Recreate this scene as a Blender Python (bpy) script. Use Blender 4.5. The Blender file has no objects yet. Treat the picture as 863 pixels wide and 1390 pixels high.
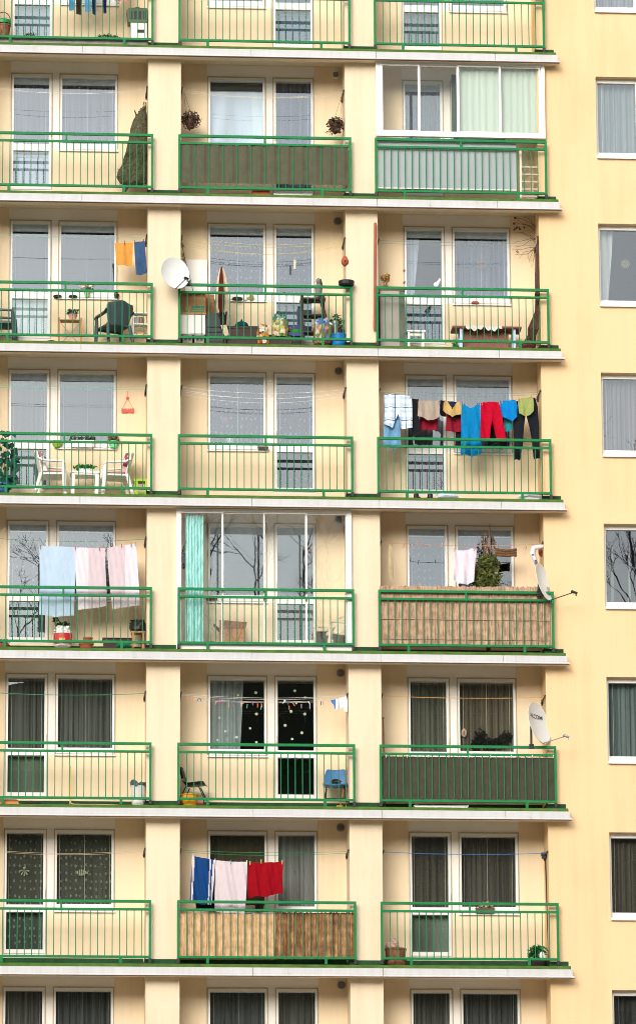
import bpy, bmesh, math, random
from mathutils import Vector, Matrix
from mathutils.noise import noise as noise_fn
PI = math.pi
sc = bpy.context.scene
COL = sc.collection

# ------------------------------------------------------------------ camera numbers
CAM = Vector((-8.614, -90.0, 1.6))
PAN, TILT, ROLL = math.radians(4.218), math.radians(13.610), math.radians(-0.280)
FPX, IW, IH = 7095.6, 863.0, 1390.0
cp, sp, ct, st = math.cos(PAN), math.sin(PAN), math.cos(TILT), math.sin(TILT)
FW = Vector((sp*ct, cp*ct, st)); RT = Vector((cp, -sp, 0)); UP = RT.cross(FW)
R2 = math.cos(ROLL)*RT + math.sin(ROLL)*UP
U2 = -math.sin(ROLL)*RT + math.cos(ROLL)*UP
ZA, FH = 32.08, 2.8           # top of the white slab edge of the highest visible slab; storey height


def at(px, py, Y):
    """world point on the vertical plane y = Y seen at photo position (px, py)"""
    d = FW*FPX + R2*(px-431.5) - U2*(py-695.0)
    return CAM + d*((Y-CAM.y)/d.y)


def proj(p):
    d = Vector(p)-CAM
    w = d.dot(FW)
    return 431.5+FPX*d.dot(R2)/w, 695.0-FPX*d.dot(U2)/w


def zr(row):
    return ZA-FH*row


FLOOR = 0.07


def fz(row):
    return zr(row)+(FLOOR if row else 0.21)      # the topmost visible balcony has a raised concrete floor


def fx(px, row, Y):
    """x of a point on the balcony floor of a row, at depth Y, seen at column px"""
    x = at(px, 700, Y).x
    for _ in range(5):
        x += (px-proj((x, Y, fz(row)))[0])/75.0
    return x


def foot(px, row, Y):
    return Vector((fx(px, row, Y), Y, fz(row)))


# ------------------------------------------------------------------ materials
def lin(v):
    v /= 255.0
    return v/12.92 if v <= 0.04045 else ((v+0.055)/1.055)**2.4


def c3(r, g, b, k=1.0):
    return (min(1, lin(r)*k), min(1, lin(g)*k), min(1, lin(b)*k), 1.0)


def nodes_of(name):
    m = bpy.data.materials.new(name); m.use_nodes = True
    nt = m.node_tree
    bsdf = nt.nodes.get('Principled BSDF')
    return m, nt, bsdf


def N(nt, t, **kw):
    n = nt.nodes.new(t)
    for k, v in kw.items():
        setattr(n, k, v)
    return n


def coords(nt, scale=(1, 1, 1), kind='Object'):
    tc = N(nt, 'ShaderNodeTexCoord'); mp = N(nt, 'ShaderNodeMapping')
    mp.inputs['Scale'].default_value = scale
    nt.links.new(tc.outputs[kind], mp.inputs['Vector'])
    return mp.outputs['Vector']


def noise(nt, vec, scale, detail=4, rough=0.55):
    n = N(nt, 'ShaderNodeTexNoise')
    n.inputs['Scale'].default_value = scale; n.inputs['Detail'].default_value = detail
    n.inputs['Roughness'].default_value = rough
    nt.links.new(vec, n.inputs['Vector'])
    return n.outputs['Fac']


def ramp(nt, fac, stops):
    r = N(nt, 'ShaderNodeValToRGB')
    els = r.color_ramp.elements
    while len(els) < len(stops):
        els.new(0.5)
    for e, (p, c) in zip(els, stops):
        e.position = p; e.color = c
    nt.links.new(fac, r.inputs['Fac'])
    return r.outputs['Color']


def mul(c, k):
    return (min(1, c[0]*k), min(1, c[1]*k), min(1, c[2]*k), 1.0)


CACHE = {}


def simple(name, col, rough=0.6, var=0.18, scale=9.0, bump=0.15, bscale=40.0, stretch=(1, 1, 1), spec=0.4, metal=0.0, trans=0.0, dark=None):
    """painted, moulded or woven surface with uneven colour and fine relief"""
    if name in CACHE:
        return CACHE[name]
    m, nt, b = nodes_of(name)
    v = coords(nt, stretch)
    f = noise(nt, v, scale)
    colr = ramp(nt, f, [(0.3, mul(col, 1-var) if dark is None else dark), (0.7, mul(col, 1+var*0.6))])
    nt.links.new(colr, b.inputs['Base Color'])
    b.inputs['Roughness'].default_value = rough
    b.inputs['Specular IOR Level'].default_value = spec
    b.inputs['Metallic'].default_value = metal
    if bump > 0:
        bn = N(nt, 'ShaderNodeBump'); bn.inputs['Strength'].default_value = bump
        bn.inputs['Distance'].default_value = 0.01
        nt.links.new(noise(nt, v, bscale, 5), bn.inputs['Height'])
        nt.links.new(bn.outputs['Normal'], b.inputs['Normal'])
    if trans > 0:
        out = nt.nodes['Material Output']
        tr = N(nt, 'ShaderNodeBsdfTranslucent'); mx = N(nt, 'ShaderNodeMixShader')
        mx.inputs[0].default_value = trans
        nt.links.new(colr, tr.inputs['Color'])
        nt.links.new(b.outputs[0], mx.inputs[1]); nt.links.new(tr.outputs[0], mx.inputs[2])
        nt.links.new(mx.outputs[0], out.inputs['Surface'])
    CACHE[name] = m
    return m


def plaster(name, col, dirt=0.10):
    m, nt, b = nodes_of(name)
    v = coords(nt)
    big = noise(nt, v, 0.55, 5, 0.6)
    vs = coords(nt, (3.2, 3.2, 0.22))
    streak = noise(nt, vs, 1.6, 5, 0.65)
    fine = noise(nt, v, 60, 3)
    mixf = N(nt, 'ShaderNodeMath', operation='MULTIPLY_ADD')
    nt.links.new(streak, mixf.inputs[0]); mixf.inputs[1].default_value = 0.55
    h = N(nt, 'ShaderNodeMath', operation='MULTIPLY'); h.inputs[1].default_value = 0.45
    nt.links.new(big, h.inputs[0]); nt.links.new(h.outputs[0], mixf.inputs[2])
    base = ramp(nt, mixf.outputs[0], [(0.32, (col[0]*(1-dirt), col[1]*(1-dirt*1.25), col[2]*(1-dirt*1.6), 1)), (0.52, col), (0.70, mul(col, 1+dirt*0.35))])
    ov = N(nt, 'ShaderNodeMixRGB', blend_type='MULTIPLY'); ov.inputs['Fac'].default_value = 0.10
    nt.links.new(base, ov.inputs['Color1'])
    nt.links.new(ramp(nt, fine, [(0.3, (.7, .7, .7, 1)), (0.7, (1, 1, 1, 1))]), ov.inputs['Color2'])
    nt.links.new(ov.outputs[0], b.inputs['Base Color'])
    b.inputs['Roughness'].default_value = 0.92; b.inputs['Specular IOR Level'].default_value = 0.15
    bn = N(nt, 'ShaderNodeBump'); bn.inputs['Strength'].default_value = 0.25; bn.inputs['Distance'].default_value = 0.006
    nt.links.new(noise(nt, v, 90, 4), bn.inputs['Height'])
    nt.links.new(bn.outputs['Normal'], b.inputs['Normal'])
    return m


def stained(name):
    """weathered white paint with vertical dirt runs"""
    m, nt, b = nodes_of(name)
    a = noise(nt, coords(nt, (9, 9, .5)), 1.0, 6, .75)
    c = noise(nt, coords(nt, (1.3, 1, 3)), 1.0, 5, .6)
    s_ = N(nt, 'ShaderNodeMath', operation='MULTIPLY_ADD'); s_.inputs[1].default_value = .6
    h = N(nt, 'ShaderNodeMath', operation='MULTIPLY'); h.inputs[1].default_value = .4
    nt.links.new(a, s_.inputs[0]); nt.links.new(c, h.inputs[0]); nt.links.new(h.outputs[0], s_.inputs[2])
    nt.links.new(ramp(nt, s_.outputs[0], [(.33, (.33, .315, .29, 1)), (.42, (.52, .515, .505, 1)), (.62, (.585, .585, .59, 1))]), b.inputs['Base Color'])
    b.inputs['Roughness'].default_value = .85; b.inputs['Specular IOR Level'].default_value = .2
    return m


def glass_mat(name, tint=(0.90, 0.93, 0.95, 1), ior=0.105, wob=0.0035):
    m, nt, b = nodes_of(name)
    nt.nodes.remove(b)
    out = nt.nodes['Material Output']
    tr = N(nt, 'ShaderNodeBsdfTransparent'); tr.inputs['Color'].default_value = tint
    gl = N(nt, 'ShaderNodeBsdfGlossy'); gl.inputs['Roughness'].default_value = 0.0
    gl.inputs['Color'].default_value = (0.84, 0.93, 1.0, 1)
    lw = N(nt, 'ShaderNodeLayerWeight')
    pw = N(nt, 'ShaderNodeMath', operation='POWER'); pw.inputs[1].default_value = 4.0
    nt.links.new(lw.outputs['Facing'], pw.inputs[0])
    fr = N(nt, 'ShaderNodeMath', operation='MULTIPLY_ADD', use_clamp=True)
    fr.inputs[1].default_value = 0.75; fr.inputs[2].default_value = ior
    nt.links.new(pw.outputs[0], fr.inputs[0])
    bn = N(nt, 'ShaderNodeBump'); bn.inputs['Strength'].default_value = wob; bn.inputs['Distance'].default_value = 0.05
    nt.links.new(noise(nt, coords(nt), 2.2, 1), bn.inputs['Height'])
    nt.links.new(bn.outputs['Normal'], gl.inputs['Normal'])
    mx = N(nt, 'ShaderNodeMixShader')
    nt.links.new(fr.outputs[0], mx.inputs[0]); nt.links.new(tr.outputs[0], mx.inputs[1]); nt.links.new(gl.outputs[0], mx.inputs[2])
    nt.links.new(mx.outputs[0], out.inputs['Surface'])
    return m


def curtain_mat(name, col, alpha=0.8, lace=0, lace_amt=0.35, folds=20.0, con=1.0):
    """net or drape cloth; lace > 0 adds woven motifs of that scale"""
    if name in CACHE:
        return CACHE[name]
    m, nt, b = nodes_of(name)
    nt.nodes.remove(b)
    out = nt.nodes['Material Output']
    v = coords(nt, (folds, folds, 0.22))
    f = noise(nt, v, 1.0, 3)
    colr = ramp(nt, f, [(0.30, mul(col, 1-.50*con)), (0.5, col), (0.68, mul(col, 1+.35*con))])  # fold shading painted into the cloth colour as vertical stripes
    a = None
    if lace:
        vo = N(nt, 'ShaderNodeTexVoronoi'); vo.inputs['Scale'].default_value = lace
        vo.inputs['Randomness'].default_value = 0.35
        nt.links.new(coords(nt, (1.25, .01, 0.8)), vo.inputs['Vector'])
        a = ramp(nt, vo.outputs['Distance'], [(0.13, (1, 1, 1, 1)), (0.27, (0, 0, 0, 1))])
        lm_ = N(nt, 'ShaderNodeMixRGB'); lm_.inputs['Color2'].default_value = mul(col, 2.0) if alpha > .45 else mul(col, 1.5)
        nt.links.new(a, lm_.inputs['Fac']); nt.links.new(colr, lm_.inputs['Color1']); colr = lm_.outputs[0]
    df = N(nt, 'ShaderNodeBsdfDiffuse'); tl = N(nt, 'ShaderNodeBsdfTranslucent'); tp = N(nt, 'ShaderNodeBsdfTransparent')
    nt.links.new(colr, df.inputs['Color']); nt.links.new(colr, tl.inputs['Color'])
    m1 = N(nt, 'ShaderNodeMixShader'); m1.inputs[0].default_value = 0.3
    nt.links.new(df.outputs[0], m1.inputs[1]); nt.links.new(tl.outputs[0], m1.inputs[2])
    m2 = N(nt, 'ShaderNodeMixShader'); m2.inputs[0].default_value = alpha
    nt.links.new(tp.outputs[0], m2.inputs[1]); nt.links.new(m1.outputs[0], m2.inputs[2])
    if lace:
        mm = N(nt, 'ShaderNodeMath', operation='MULTIPLY_ADD', use_clamp=True)
        nt.links.new(a, mm.inputs[0]); mm.inputs[1].default_value = lace_amt; mm.inputs[2].default_value = alpha
        nt.links.new(mm.outputs[0], m2.inputs[0])
    nt.links.new(m2.outputs[0], out.inputs['Surface'])
    CACHE[name] = m
    return m


def reed_mat(name, a, b_, c_):
    m, nt, b = nodes_of(name)
    v = coords(nt, (70, 70, 1.6))
    v2 = coords(nt, (9, 9, 7))
    f = N(nt, 'ShaderNodeMath', operation='MULTIPLY_ADD'); f.inputs[1].default_value = 0.55
    nt.links.new(noise(nt, coords(nt, (70, 70, 5)), 1.0, 4, 0.7), f.inputs[0])
    g = N(nt, 'ShaderNodeMath', operation='MULTIPLY'); g.inputs[1].default_value = 0.45
    nt.links.new(noise(nt, v2, 1.0, 3), g.inputs[0]); nt.links.new(g.outputs[0], f.inputs[2])
    nt.links.new(ramp(nt, f.outputs[0], [(0.36, a), (0.5, b_), (0.63, c_)]), b.inputs['Base Color'])
    b.inputs['Roughness'].default_value = 0.8
    bn = N(nt, 'ShaderNodeBump'); bn.inputs['Strength'].default_value = 0.6; bn.inputs['Distance'].default_value = 0.01
    nt.links.new(noise(nt, v, 1.0, 4, 0.7), bn.inputs['Height']); nt.links.new(bn.outputs['Normal'], b.inputs['Normal'])
    return m


def plaid_mat(name):
    m, nt, b = nodes_of(name)
    tc = N(nt, 'ShaderNodeTexCoord'); sx = N(nt, 'ShaderNodeSeparateXYZ')
    nt.links.new(tc.outputs['Object'], sx.inputs[0])

    def band(sock, period, lo, hi, off):
        a = N(nt, 'ShaderNodeMath', operation='ADD'); a.inputs[1].default_value = off+50*period
        nt.links.new(sock, a.inputs[0])
        q = N(nt, 'ShaderNodeMath', operation='MODULO'); q.inputs[1].default_value = period
        nt.links.new(a.outputs[0], q.inputs[0])
        g1 = N(nt, 'ShaderNodeMath', operation='GREATER_THAN'); g1.inputs[1].default_value = lo*period
        g2 = N(nt, 'ShaderNodeMath', operation='LESS_THAN'); g2.inputs[1].default_value = hi*period
        nt.links.new(q.outputs[0], g1.inputs[0]); nt.links.new(q.outputs[0], g2.inputs[0])
        p = N(nt, 'ShaderNodeMath', operation='MULTIPLY')
        nt.links.new(g1.outputs[0], p.inputs[0]); nt.links.new(g2.outputs[0], p.inputs[1])
        return p.outputs[0]
    cur = None
    for sock, period, lo, hi, off, colr, fac in (
            (sx.outputs['X'], 0.125, 0.2, 0.55, 0.0, c3(150, 185, 215), 0.55), (sx.outputs['Z'], 0.125, 0.2, 0.55, 0.0, c3(150, 185, 215), 0.55),
            (sx.outputs['X'], 0.19, 0.0, 0.075, 0.06, c3(25, 35, 65), 0.9), (sx.outputs['Z'], 0.24, 0.0, 0.06, 0.02, c3(25, 35, 65), 0.9)):
        mx = N(nt, 'ShaderNodeMixRGB')
        f = N(nt, 'ShaderNodeMath', operation='MULTIPLY'); f.inputs[1].default_value = fac
        nt.links.new(band(sock, period, lo, hi, off), f.inputs[0]); nt.links.new(f.outputs[0], mx.inputs['Fac'])
        if cur is None:
            mx.inputs['Color1'].default_value = c3(225, 232, 238)
        else:
            nt.links.new(cur, mx.inputs['Color1'])
        mx.inputs['Color2'].default_value = colr
        cur = mx.outputs[0]
    nt.links.new(cur, b.inputs['Base Color']); b.inputs['Roughness'].default_value = 0.9
    return m


def blotch_mat(name, cols, scale=18):
    """printed plastic wrapping: patches of several colours"""
    m, nt, b = nodes_of(name)
    vo = N(nt, 'ShaderNodeTexVoronoi'); vo.inputs['Scale'].default_value = scale
    nt.links.new(coords(nt), vo.inputs['Vector'])
    sp_ = N(nt, 'ShaderNodeSeparateColor'); nt.links.new(vo.outputs['Color'], sp_.inputs[0])
    r = ramp(nt, sp_.outputs[0], [(i/len(cols), c) for i, c in enumerate(cols)])
    nt.nodes[-1].color_ramp.interpolation = 'CONSTANT'
    nt.links.new(r, b.inputs['Base Color']); b.inputs['Roughness'].default_value = 0.35
    return m


M = {}
M['wall'] = plaster('apricot plaster', (0.765, 0.555, 0.315, 1), 0.09)
M['pillar'] = plaster('cream plaster', (0.74, 0.62, 0.445, 1), 0.10)
M['recess'] = plaster('recess plaster', (0.80, 0.645, 0.44, 1), 0.08)
M['soffit'] = plaster('soffit plaster', (0.82, 0.70, 0.50, 1), 0.10)
M['fascia'] = stained('white slab edge paint')
M['lip'] = simple('slab drip edge', c3(120, 95, 85), 0.8)
M['turf'] = simple('green slab edge paint', c3(74, 104, 38), 0.9, 0.3, 6, 0.5, 120)
M['riser'] = simple('dark green slab riser', c3(28, 72, 40), 0.9, 0.4, 6, 0.5, 120)
M['bounce_paving'] = simple('pale balcony bounce floor', c3(205, 198, 186), 0.9, 0.15, 3, 0.2, 60)  # unseen floor, made pale to bounce light up to the ceiling
M['concrete'] = simple('bare grey concrete', c3(150, 145, 135), 0.95, 0.35, 5, 0.5, 50)
M['board'] = simple('off white facade board', c3(234, 228, 218), 0.75, 0.05, 1.5, 0.04, 30)
M['frame'] = simple('white window plastic', c3(226, 224, 218), 0.4, 0.03, 2, 0.02, 30)
M['bead'] = simple('beige sealing strip', c3(176, 160, 132), 0.7)
M['sill'] = simple('white metal sill', c3(232, 233, 234), 0.4, 0.04, 2, 0.02)
M['added_strip'] = simple('pale grey blue added strip', c3(196, 208, 214), 0.7)
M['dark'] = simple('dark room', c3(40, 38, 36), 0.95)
M['glass'] = glass_mat('window glass')
M['clear'] = glass_mat('balcony glazing glass', (0.97, 0.985, 0.975, 1), 0.025, 0.004)
M['green'] = simple('green railing paint', (0.003, 0.185, 0.048, 1), 0.5, 0.16, 7, 0.06, 60, spec=.2)
M['bar'] = simple('green baluster paint', (0.008, 0.170, 0.058, 1), 0.55, 0.16, 7, 0.05, 60, spec=.2)
M['black'] = simple('black plastic', c3(26, 26, 28), 0.5)
M['steel'] = simple('grey metal', c3(150, 152, 155), 0.4, 0.1, metal=0.6)
M['white'] = simple('white plastic', c3(232, 230, 224), 0.45, 0.05, 3, 0.03)
M['dish'] = simple('light grey dish paint', c3(222, 223, 220), 0.55, 0.05, 3, 0.03)
M['wood'] = simple('brown wood', c3(120, 80, 50), 0.7, 0.35, 4, 0.3, 30, (8, 8, 1))
M['darkwood'] = simple('dark brown wood', c3(62, 44, 38), 0.65, 0.3, 4, 0.3, 30, (8, 8, 1))
M['tan'] = simple('pale wood', c3(180, 130, 78), 0.7, 0.25, 4, 0.2, 30, (8, 8, 1))
M['clay'] = simple('terracotta', c3(165, 85, 58), 0.85, 0.2, 8, 0.15)
M['card'] = simple('brown cardboard', c3(170, 122, 82), 0.9, 0.12, 3, 0.1)
M['soil'] = simple('dark soil', c3(50, 38, 30), 1.0, 0.4, 30, 0.5)
M['leaf'] = simple('green leaf', c3(58, 108, 52), 0.6, 0.45, 9, 0.1, trans=0.25)
M['deepleaf'] = simple('deep green leaf', c3(16, 84, 66), 0.45, 0.5, 9, 0.1, trans=0.2)
M['dryleaf'] = simple('dry brown foliage', c3(88, 68, 52), 0.9, 0.45, 14, 0.2)
M['twig'] = simple('brown twig bark', c3(92, 66, 52), 0.95, 0.4, 20, 0.5)


def cloth(name, rgb, var=0.12, trans=0.12):
    return simple(name, c3(*rgb), 0.92, var, 7, 0.75, 13, (1.6, 1, .8), trans=trans, spec=0.1)


def plastic(name, rgb, rough=0.4):
    return simple(name, c3(*rgb), rough, 0.10, 5, 0.04)


# ------------------------------------------------------------------ mesh builder (world coordinates)
class MB:
    def __init__(self):
        self.v = []; self.f = []; self.mi = []

    def add(self, vs, fs, mi=0):
        o = len(self.v)
        self.v += [Vector(p) for p in vs]
        for f in fs:
            self.f.append(tuple(i+o for i in f)); self.mi.append(mi)
        return self

    def box(self, x0, x1, y0, y1, z0, z1, mi=0, tx=0, tz=0):
        """tx, tz taper the bottom (fraction of width and depth kept out)"""
        dx = (x1-x0)*tx/2; dy = (y1-y0)*tz/2
        v = [(x0+dx, y0+dy, z0), (x1-dx, y0+dy, z0), (x1-dx, y1-dy, z0), (x0+dx, y1-dy, z0), (x0, y0, z1), (x1, y0, z1), (x1, y1, z1), (x0, y1, z1)]
        return self.add(v, [(0, 3, 2, 1), (4, 5, 6, 7), (0, 1, 5, 4), (1, 2, 6, 5), (2, 3, 7, 6), (3, 0, 4, 7)], mi)

    def ring(self, x0, x1, z0, z1, a0, a1, b0, b1, y0, y1, mi=0):
        """rectangular frame: outer x0..x1, z0..z1, hole a0..a1, b0..b1"""
        o = [(x0, z0), (x1, z0), (x1, z1), (x0, z1)]; i = [(a0, b0), (a1, b0), (a1, b1), (a0, b1)]
        vs = [(x, y0, z) for x, z in o]+[(x, y0, z) for x, z in i]+[(x, y1, z) for x, z in o]+[(x, y1, z) for x, z in i]
        fs = []
        for k in range(4):
            n = (k+1) % 4
            fs += [(k, n, 4+n, 4+k), (8+n, 8+k, 12+k, 12+n), (4+k, 4+n, 12+n, 12+k), (n, k, 8+k, 8+n)]
        return self.add(vs, fs, mi)

    def tube(self, pts, r, n=6, mi=0, cap=True):
        pts = [Vector(p) for p in pts]
        rs = r if isinstance(r, (list, tuple)) else [r]*len(pts)
        vs, fs = [], []
        a = None
        for i, p in enumerate(pts):
            d = (pts[min(i+1, len(pts)-1)]-pts[max(i-1, 0)]).normalized()
            if a is None:
                a = d.orthogonal().normalized()
            else:
                a = (a-d*a.dot(d))
                a = a.normalized() if a.length > 1e-6 else d.orthogonal().normalized()
            b = d.cross(a)
            for k in range(n):
                t = 2*PI*k/n
                vs.append(p+(a*math.cos(t)+b*math.sin(t))*rs[i])
        for i in range(len(pts)-1):
            for k in range(n):
                q = (k+1) % n
                fs.append((i*n+k, i*n+q, (i+1)*n+q, (i+1)*n+k))
        if cap:
            fs.append(tuple(reversed(range(n)))); fs.append(tuple(range((len(pts)-1)*n, len(pts)*n)))
        return self.add(vs, fs, mi)

    def lathe(self, c, prof, n=14, mi=0, sx=1.0, sy=1.0):
        """prof: list of (radius, height) around a vertical axis at c"""
        c = Vector(c); vs, fs = [], []
        for r, h in prof:
            for k in range(n):
                t = 2*PI*k/n
                vs.append(c+Vector((r*sx*math.cos(t), r*sy*math.sin(t), h)))
        for i in range(len(prof)-1):
            for k in range(n):
                q = (k+1) % n
                fs.append((i*n+k, i*n+q, (i+1)*n+q, (i+1)*n+k))
        fs.append(tuple(reversed(range(n)))); fs.append(tuple(range((len(prof)-1)*n, len(prof)*n)))
        return self.add(vs, fs, mi)

    def blob(self, c, rx, ry, rz, seed=1, amt=0.15, n=12, m=8, mi=0):
        rg = random.Random(seed); c = Vector(c); vs, fs = [], []
        for i in range(m+1):
            ph = PI*i/m
            for k in range(n):
                t = 2*PI*k/n; q = 1+rg.uniform(-amt, amt)
                vs.append(c+Vector((rx*q*math.sin(ph)*math.cos(t), ry*q*math.sin(ph)*math.sin(t), rz*q*math.cos(ph))))
        for i in range(m):
            for k in range(n):
                q = (k+1) % n
                fs.append((i*n+k, (i+1)*n+k, (i+1)*n+q, i*n+q))
        return self.add(vs, fs, mi)

    def leaves(self, c, rx, ry, rz, n, size, seed, slim=0.45, mi=0, up=0.0, shell=0.4):
        rg = random.Random(seed); c = Vector(c)
        for _ in range(n):
            d = Vector((rg.gauss(0, 1), rg.gauss(0, 1), rg.gauss(0, 1))).normalized()*(shell+(1-shell)*rg.random())
            p = c+Vector((d.x*rx, d.y*ry, d.z*rz))
            a = (Vector((rg.gauss(0, 1), rg.gauss(0, 1)-0.3, rg.gauss(0, 1)+up))).normalized()
            b = a.cross(Vector((rg.gauss(0, 1), rg.gauss(0, 1), rg.gauss(0, 1)))).normalized()
            s = size*rg.uniform(0.6, 1.3); nrm = a.cross(b)
            self.add([p-a*s*.5, p+b*s*slim*.5+nrm*s*.08, p+a*s*.5, p-b*s*slim*.5+nrm*s*.08], [(0, 1, 2, 3)], mi)
        return self

    def xf(self, m):
        self.v = [m @ p for p in self.v]
        return self


def mesh_obj(name, mb, mat, origin, smooth=False):
    me = bpy.data.meshes.new(name)
    me.from_pydata([tuple(p-origin) for p in mb.v], [], mb.f)
    mats = mat if isinstance(mat, (list, tuple)) else [mat]
    for m in mats:
        me.materials.append(m)
    for p, i in zip(me.polygons, mb.mi):
        p.material_index = i; p.use_smooth = smooth
    me.update()
    o = bpy.data.objects.new(name, me); COL.objects.link(o)
    return o


def thing(name, label, cat, loc, group=None):
    o = bpy.data.objects.new(name, None); COL.objects.link(o)
    o.location = loc; o.empty_display_size = 0.1
    o['label'] = label; o['category'] = cat
    if group:
        o['group'] = group
    return o


def root_loc(o):
    p = Vector((0, 0, 0))
    while o is not None:
        p += o.location; o = o.parent
    return p


def part(name, mb, mat, parent, label=None, smooth=False):
    o = mesh_obj(name, mb, mat, root_loc(parent), smooth)
    o.parent = parent
    if label:
        o['label'] = label
    return o


def solo(name, mb, mat, label, cat, group=None, smooth=False, loc=None):
    if loc is None:
        xs = [p.x for p in mb.v]; ys = [p.y for p in mb.v]; zs = [p.z for p in mb.v]
        loc = Vector(((min(xs)+max(xs))/2, (min(ys)+max(ys))/2, min(zs)))
    o = mesh_obj(name, mb, mat, Vector(loc), smooth)
    o.location = loc
    o['label'] = label; o['category'] = cat
    if group:
        o['group'] = group
    return o


def copy_tree(o, parent=None):
    c = o.copy(); COL.objects.link(c); c.parent = parent
    for ch in list(o.children):
        copy_tree(ch, c)
    return c


def structure(name, mb, mat, smooth=False):
    o = mesh_obj(name, mb, mat, Vector((0, 0, 0)), smooth)
    o['kind'] = 'structure'
    return o


# ------------------------------------------------------------------ the setting
def ground_h(x, y):
    if y > -104:
        return 0.0
    t = min(1.0, (-104-y)/150.0)
    return 80*t*t*(3-2*t)*(0.86+0.10*math.sin(x*0.021+1.0)+0.06*math.sin(x*0.057))


nx, ny = 40, 40
gx = [-900+1800*(i/nx) for i in range(nx+1)]
gy = [900-1500*(j/ny) for j in range(ny+1)]
gy2 = [y for y in gy if y < -100]
gy1 = [y for y in gy if y > -100]+[-100.0]
gy2 = [-100.0]+gy2


def land(name, ys, m):
    b = MB(); k = len(ys)
    b.add([(x, y, ground_h(x, y)) for y in ys for x in gx], [(j*(nx+1)+i, j*(nx+1)+i+1, (j+1)*(nx+1)+i+1, (j+1)*(nx+1)+i) for j in range(k-1) for i in range(nx)])
    structure(name, b, m)


land('ground', gy1, simple('pale courtyard bounce ground', c3(158, 150, 136), 1.0, 0.3, 0.05, 0.0))  # unseen ground, made pale to bounce light up to the soffits
land('hillside', gy2, simple('winter hillside', c3(70, 74, 48), 1.0, 0.4, 0.05, 0.0))

# bare wood on the hillside across from the block: it is what the lower windows mirror
def bare_tree(mb, base, h, seed):
    rg = random.Random(seed)

    def grow(p, d, L, r, lev):
        q = p+d*L*0.5+Vector((rg.uniform(-.04, .04), rg.uniform(-.04, .04), 0))*L
        e = p+d*L
        mb.tube([p, q, e], [r, r*0.85, r*0.66], 4, cap=False)
        if lev == 0:
            return
        for _ in range(3 if lev > 1 else 4):
            nd = (d+Vector((rg.gauss(0, .55), rg.gauss(0, .55), rg.gauss(.12, .3)))).normalized()
            grow(p+d*L*rg.uniform(.55, 1.0), nd, L*rg.uniform(.52, .74), r*0.55, lev-1)
    grow(Vector(base), Vector((0, 0, 1)), h*0.36, h*0.0095, 4)


wd = MB()
rg = random.Random(5)
for k in range(130):
    y = -rg.uniform(185, 262); x = rg.uniform(-70, 90)
    bare_tree(wd, (x, y, ground_h(x, y)-.3), rg.uniform(8.0, 13.0), 100+k)
wood = structure('wood', wd, simple('bare winter bark', c3(128, 122, 116), 1.0, 0.3, 3, 0.0))
wood['kind'] = 'stuff'

# ------------------------------------------------------------------ the apartment block
ROWS = range(-1, 12)                       # -1 is above the picture, 7 and more below it
YP, YB = 0.24, 0.95                        # face of the pillars, face of the recess back wall
COLS = {'L': (-7.95, -5.003), 'C': (-4.412, -1.431), 'R': (-0.854, 2.075)}      # recess openings
UNIT = {'L': (-7.488, False), 'C': (-3.903, True), 'R': (-0.335, False)}        # door and window unit: left edge, mirrored
UW = 1.970
XR0, XR1, WX0, WX1 = 2.075, 9.0, 3.156, 4.72
ZTOP, ZBOT = zr(-2)+0.01, 0.0

block = thing('apartment_building', 'cream rendered apartment block with stacked balconies and green railings', 'building', (0, 0, 0))

mb = MB()
mb.box(XR0, WX0, YP, 1.2, ZBOT, ZTOP)
mb.box(WX1, XR1, YP, 0.54, ZBOT, ZTOP)
zs = [ZBOT]
for r in reversed(ROWS):
    if zr(r)+0.93 < 0.3:
        continue
    zs += [zr(r)+0.93, zr(r)+2.48]
zs.append(ZTOP)
for i in range(0, len(zs), 2):
    mb.box(WX0, WX1, YP, 0.54, zs[i], zs[i+1])
part('wall', mb, M['wall'], block)
mb = MB(); mb.box(-16, -8.54, YP, 1.2, ZBOT, ZTOP)
part('wall', mb, M['wall'], block)
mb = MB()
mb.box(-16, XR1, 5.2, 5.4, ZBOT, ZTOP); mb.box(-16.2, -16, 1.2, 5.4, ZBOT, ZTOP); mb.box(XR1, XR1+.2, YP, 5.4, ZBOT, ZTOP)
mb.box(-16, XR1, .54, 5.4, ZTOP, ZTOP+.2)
part('interior', mb, M['dark'], block)

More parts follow.
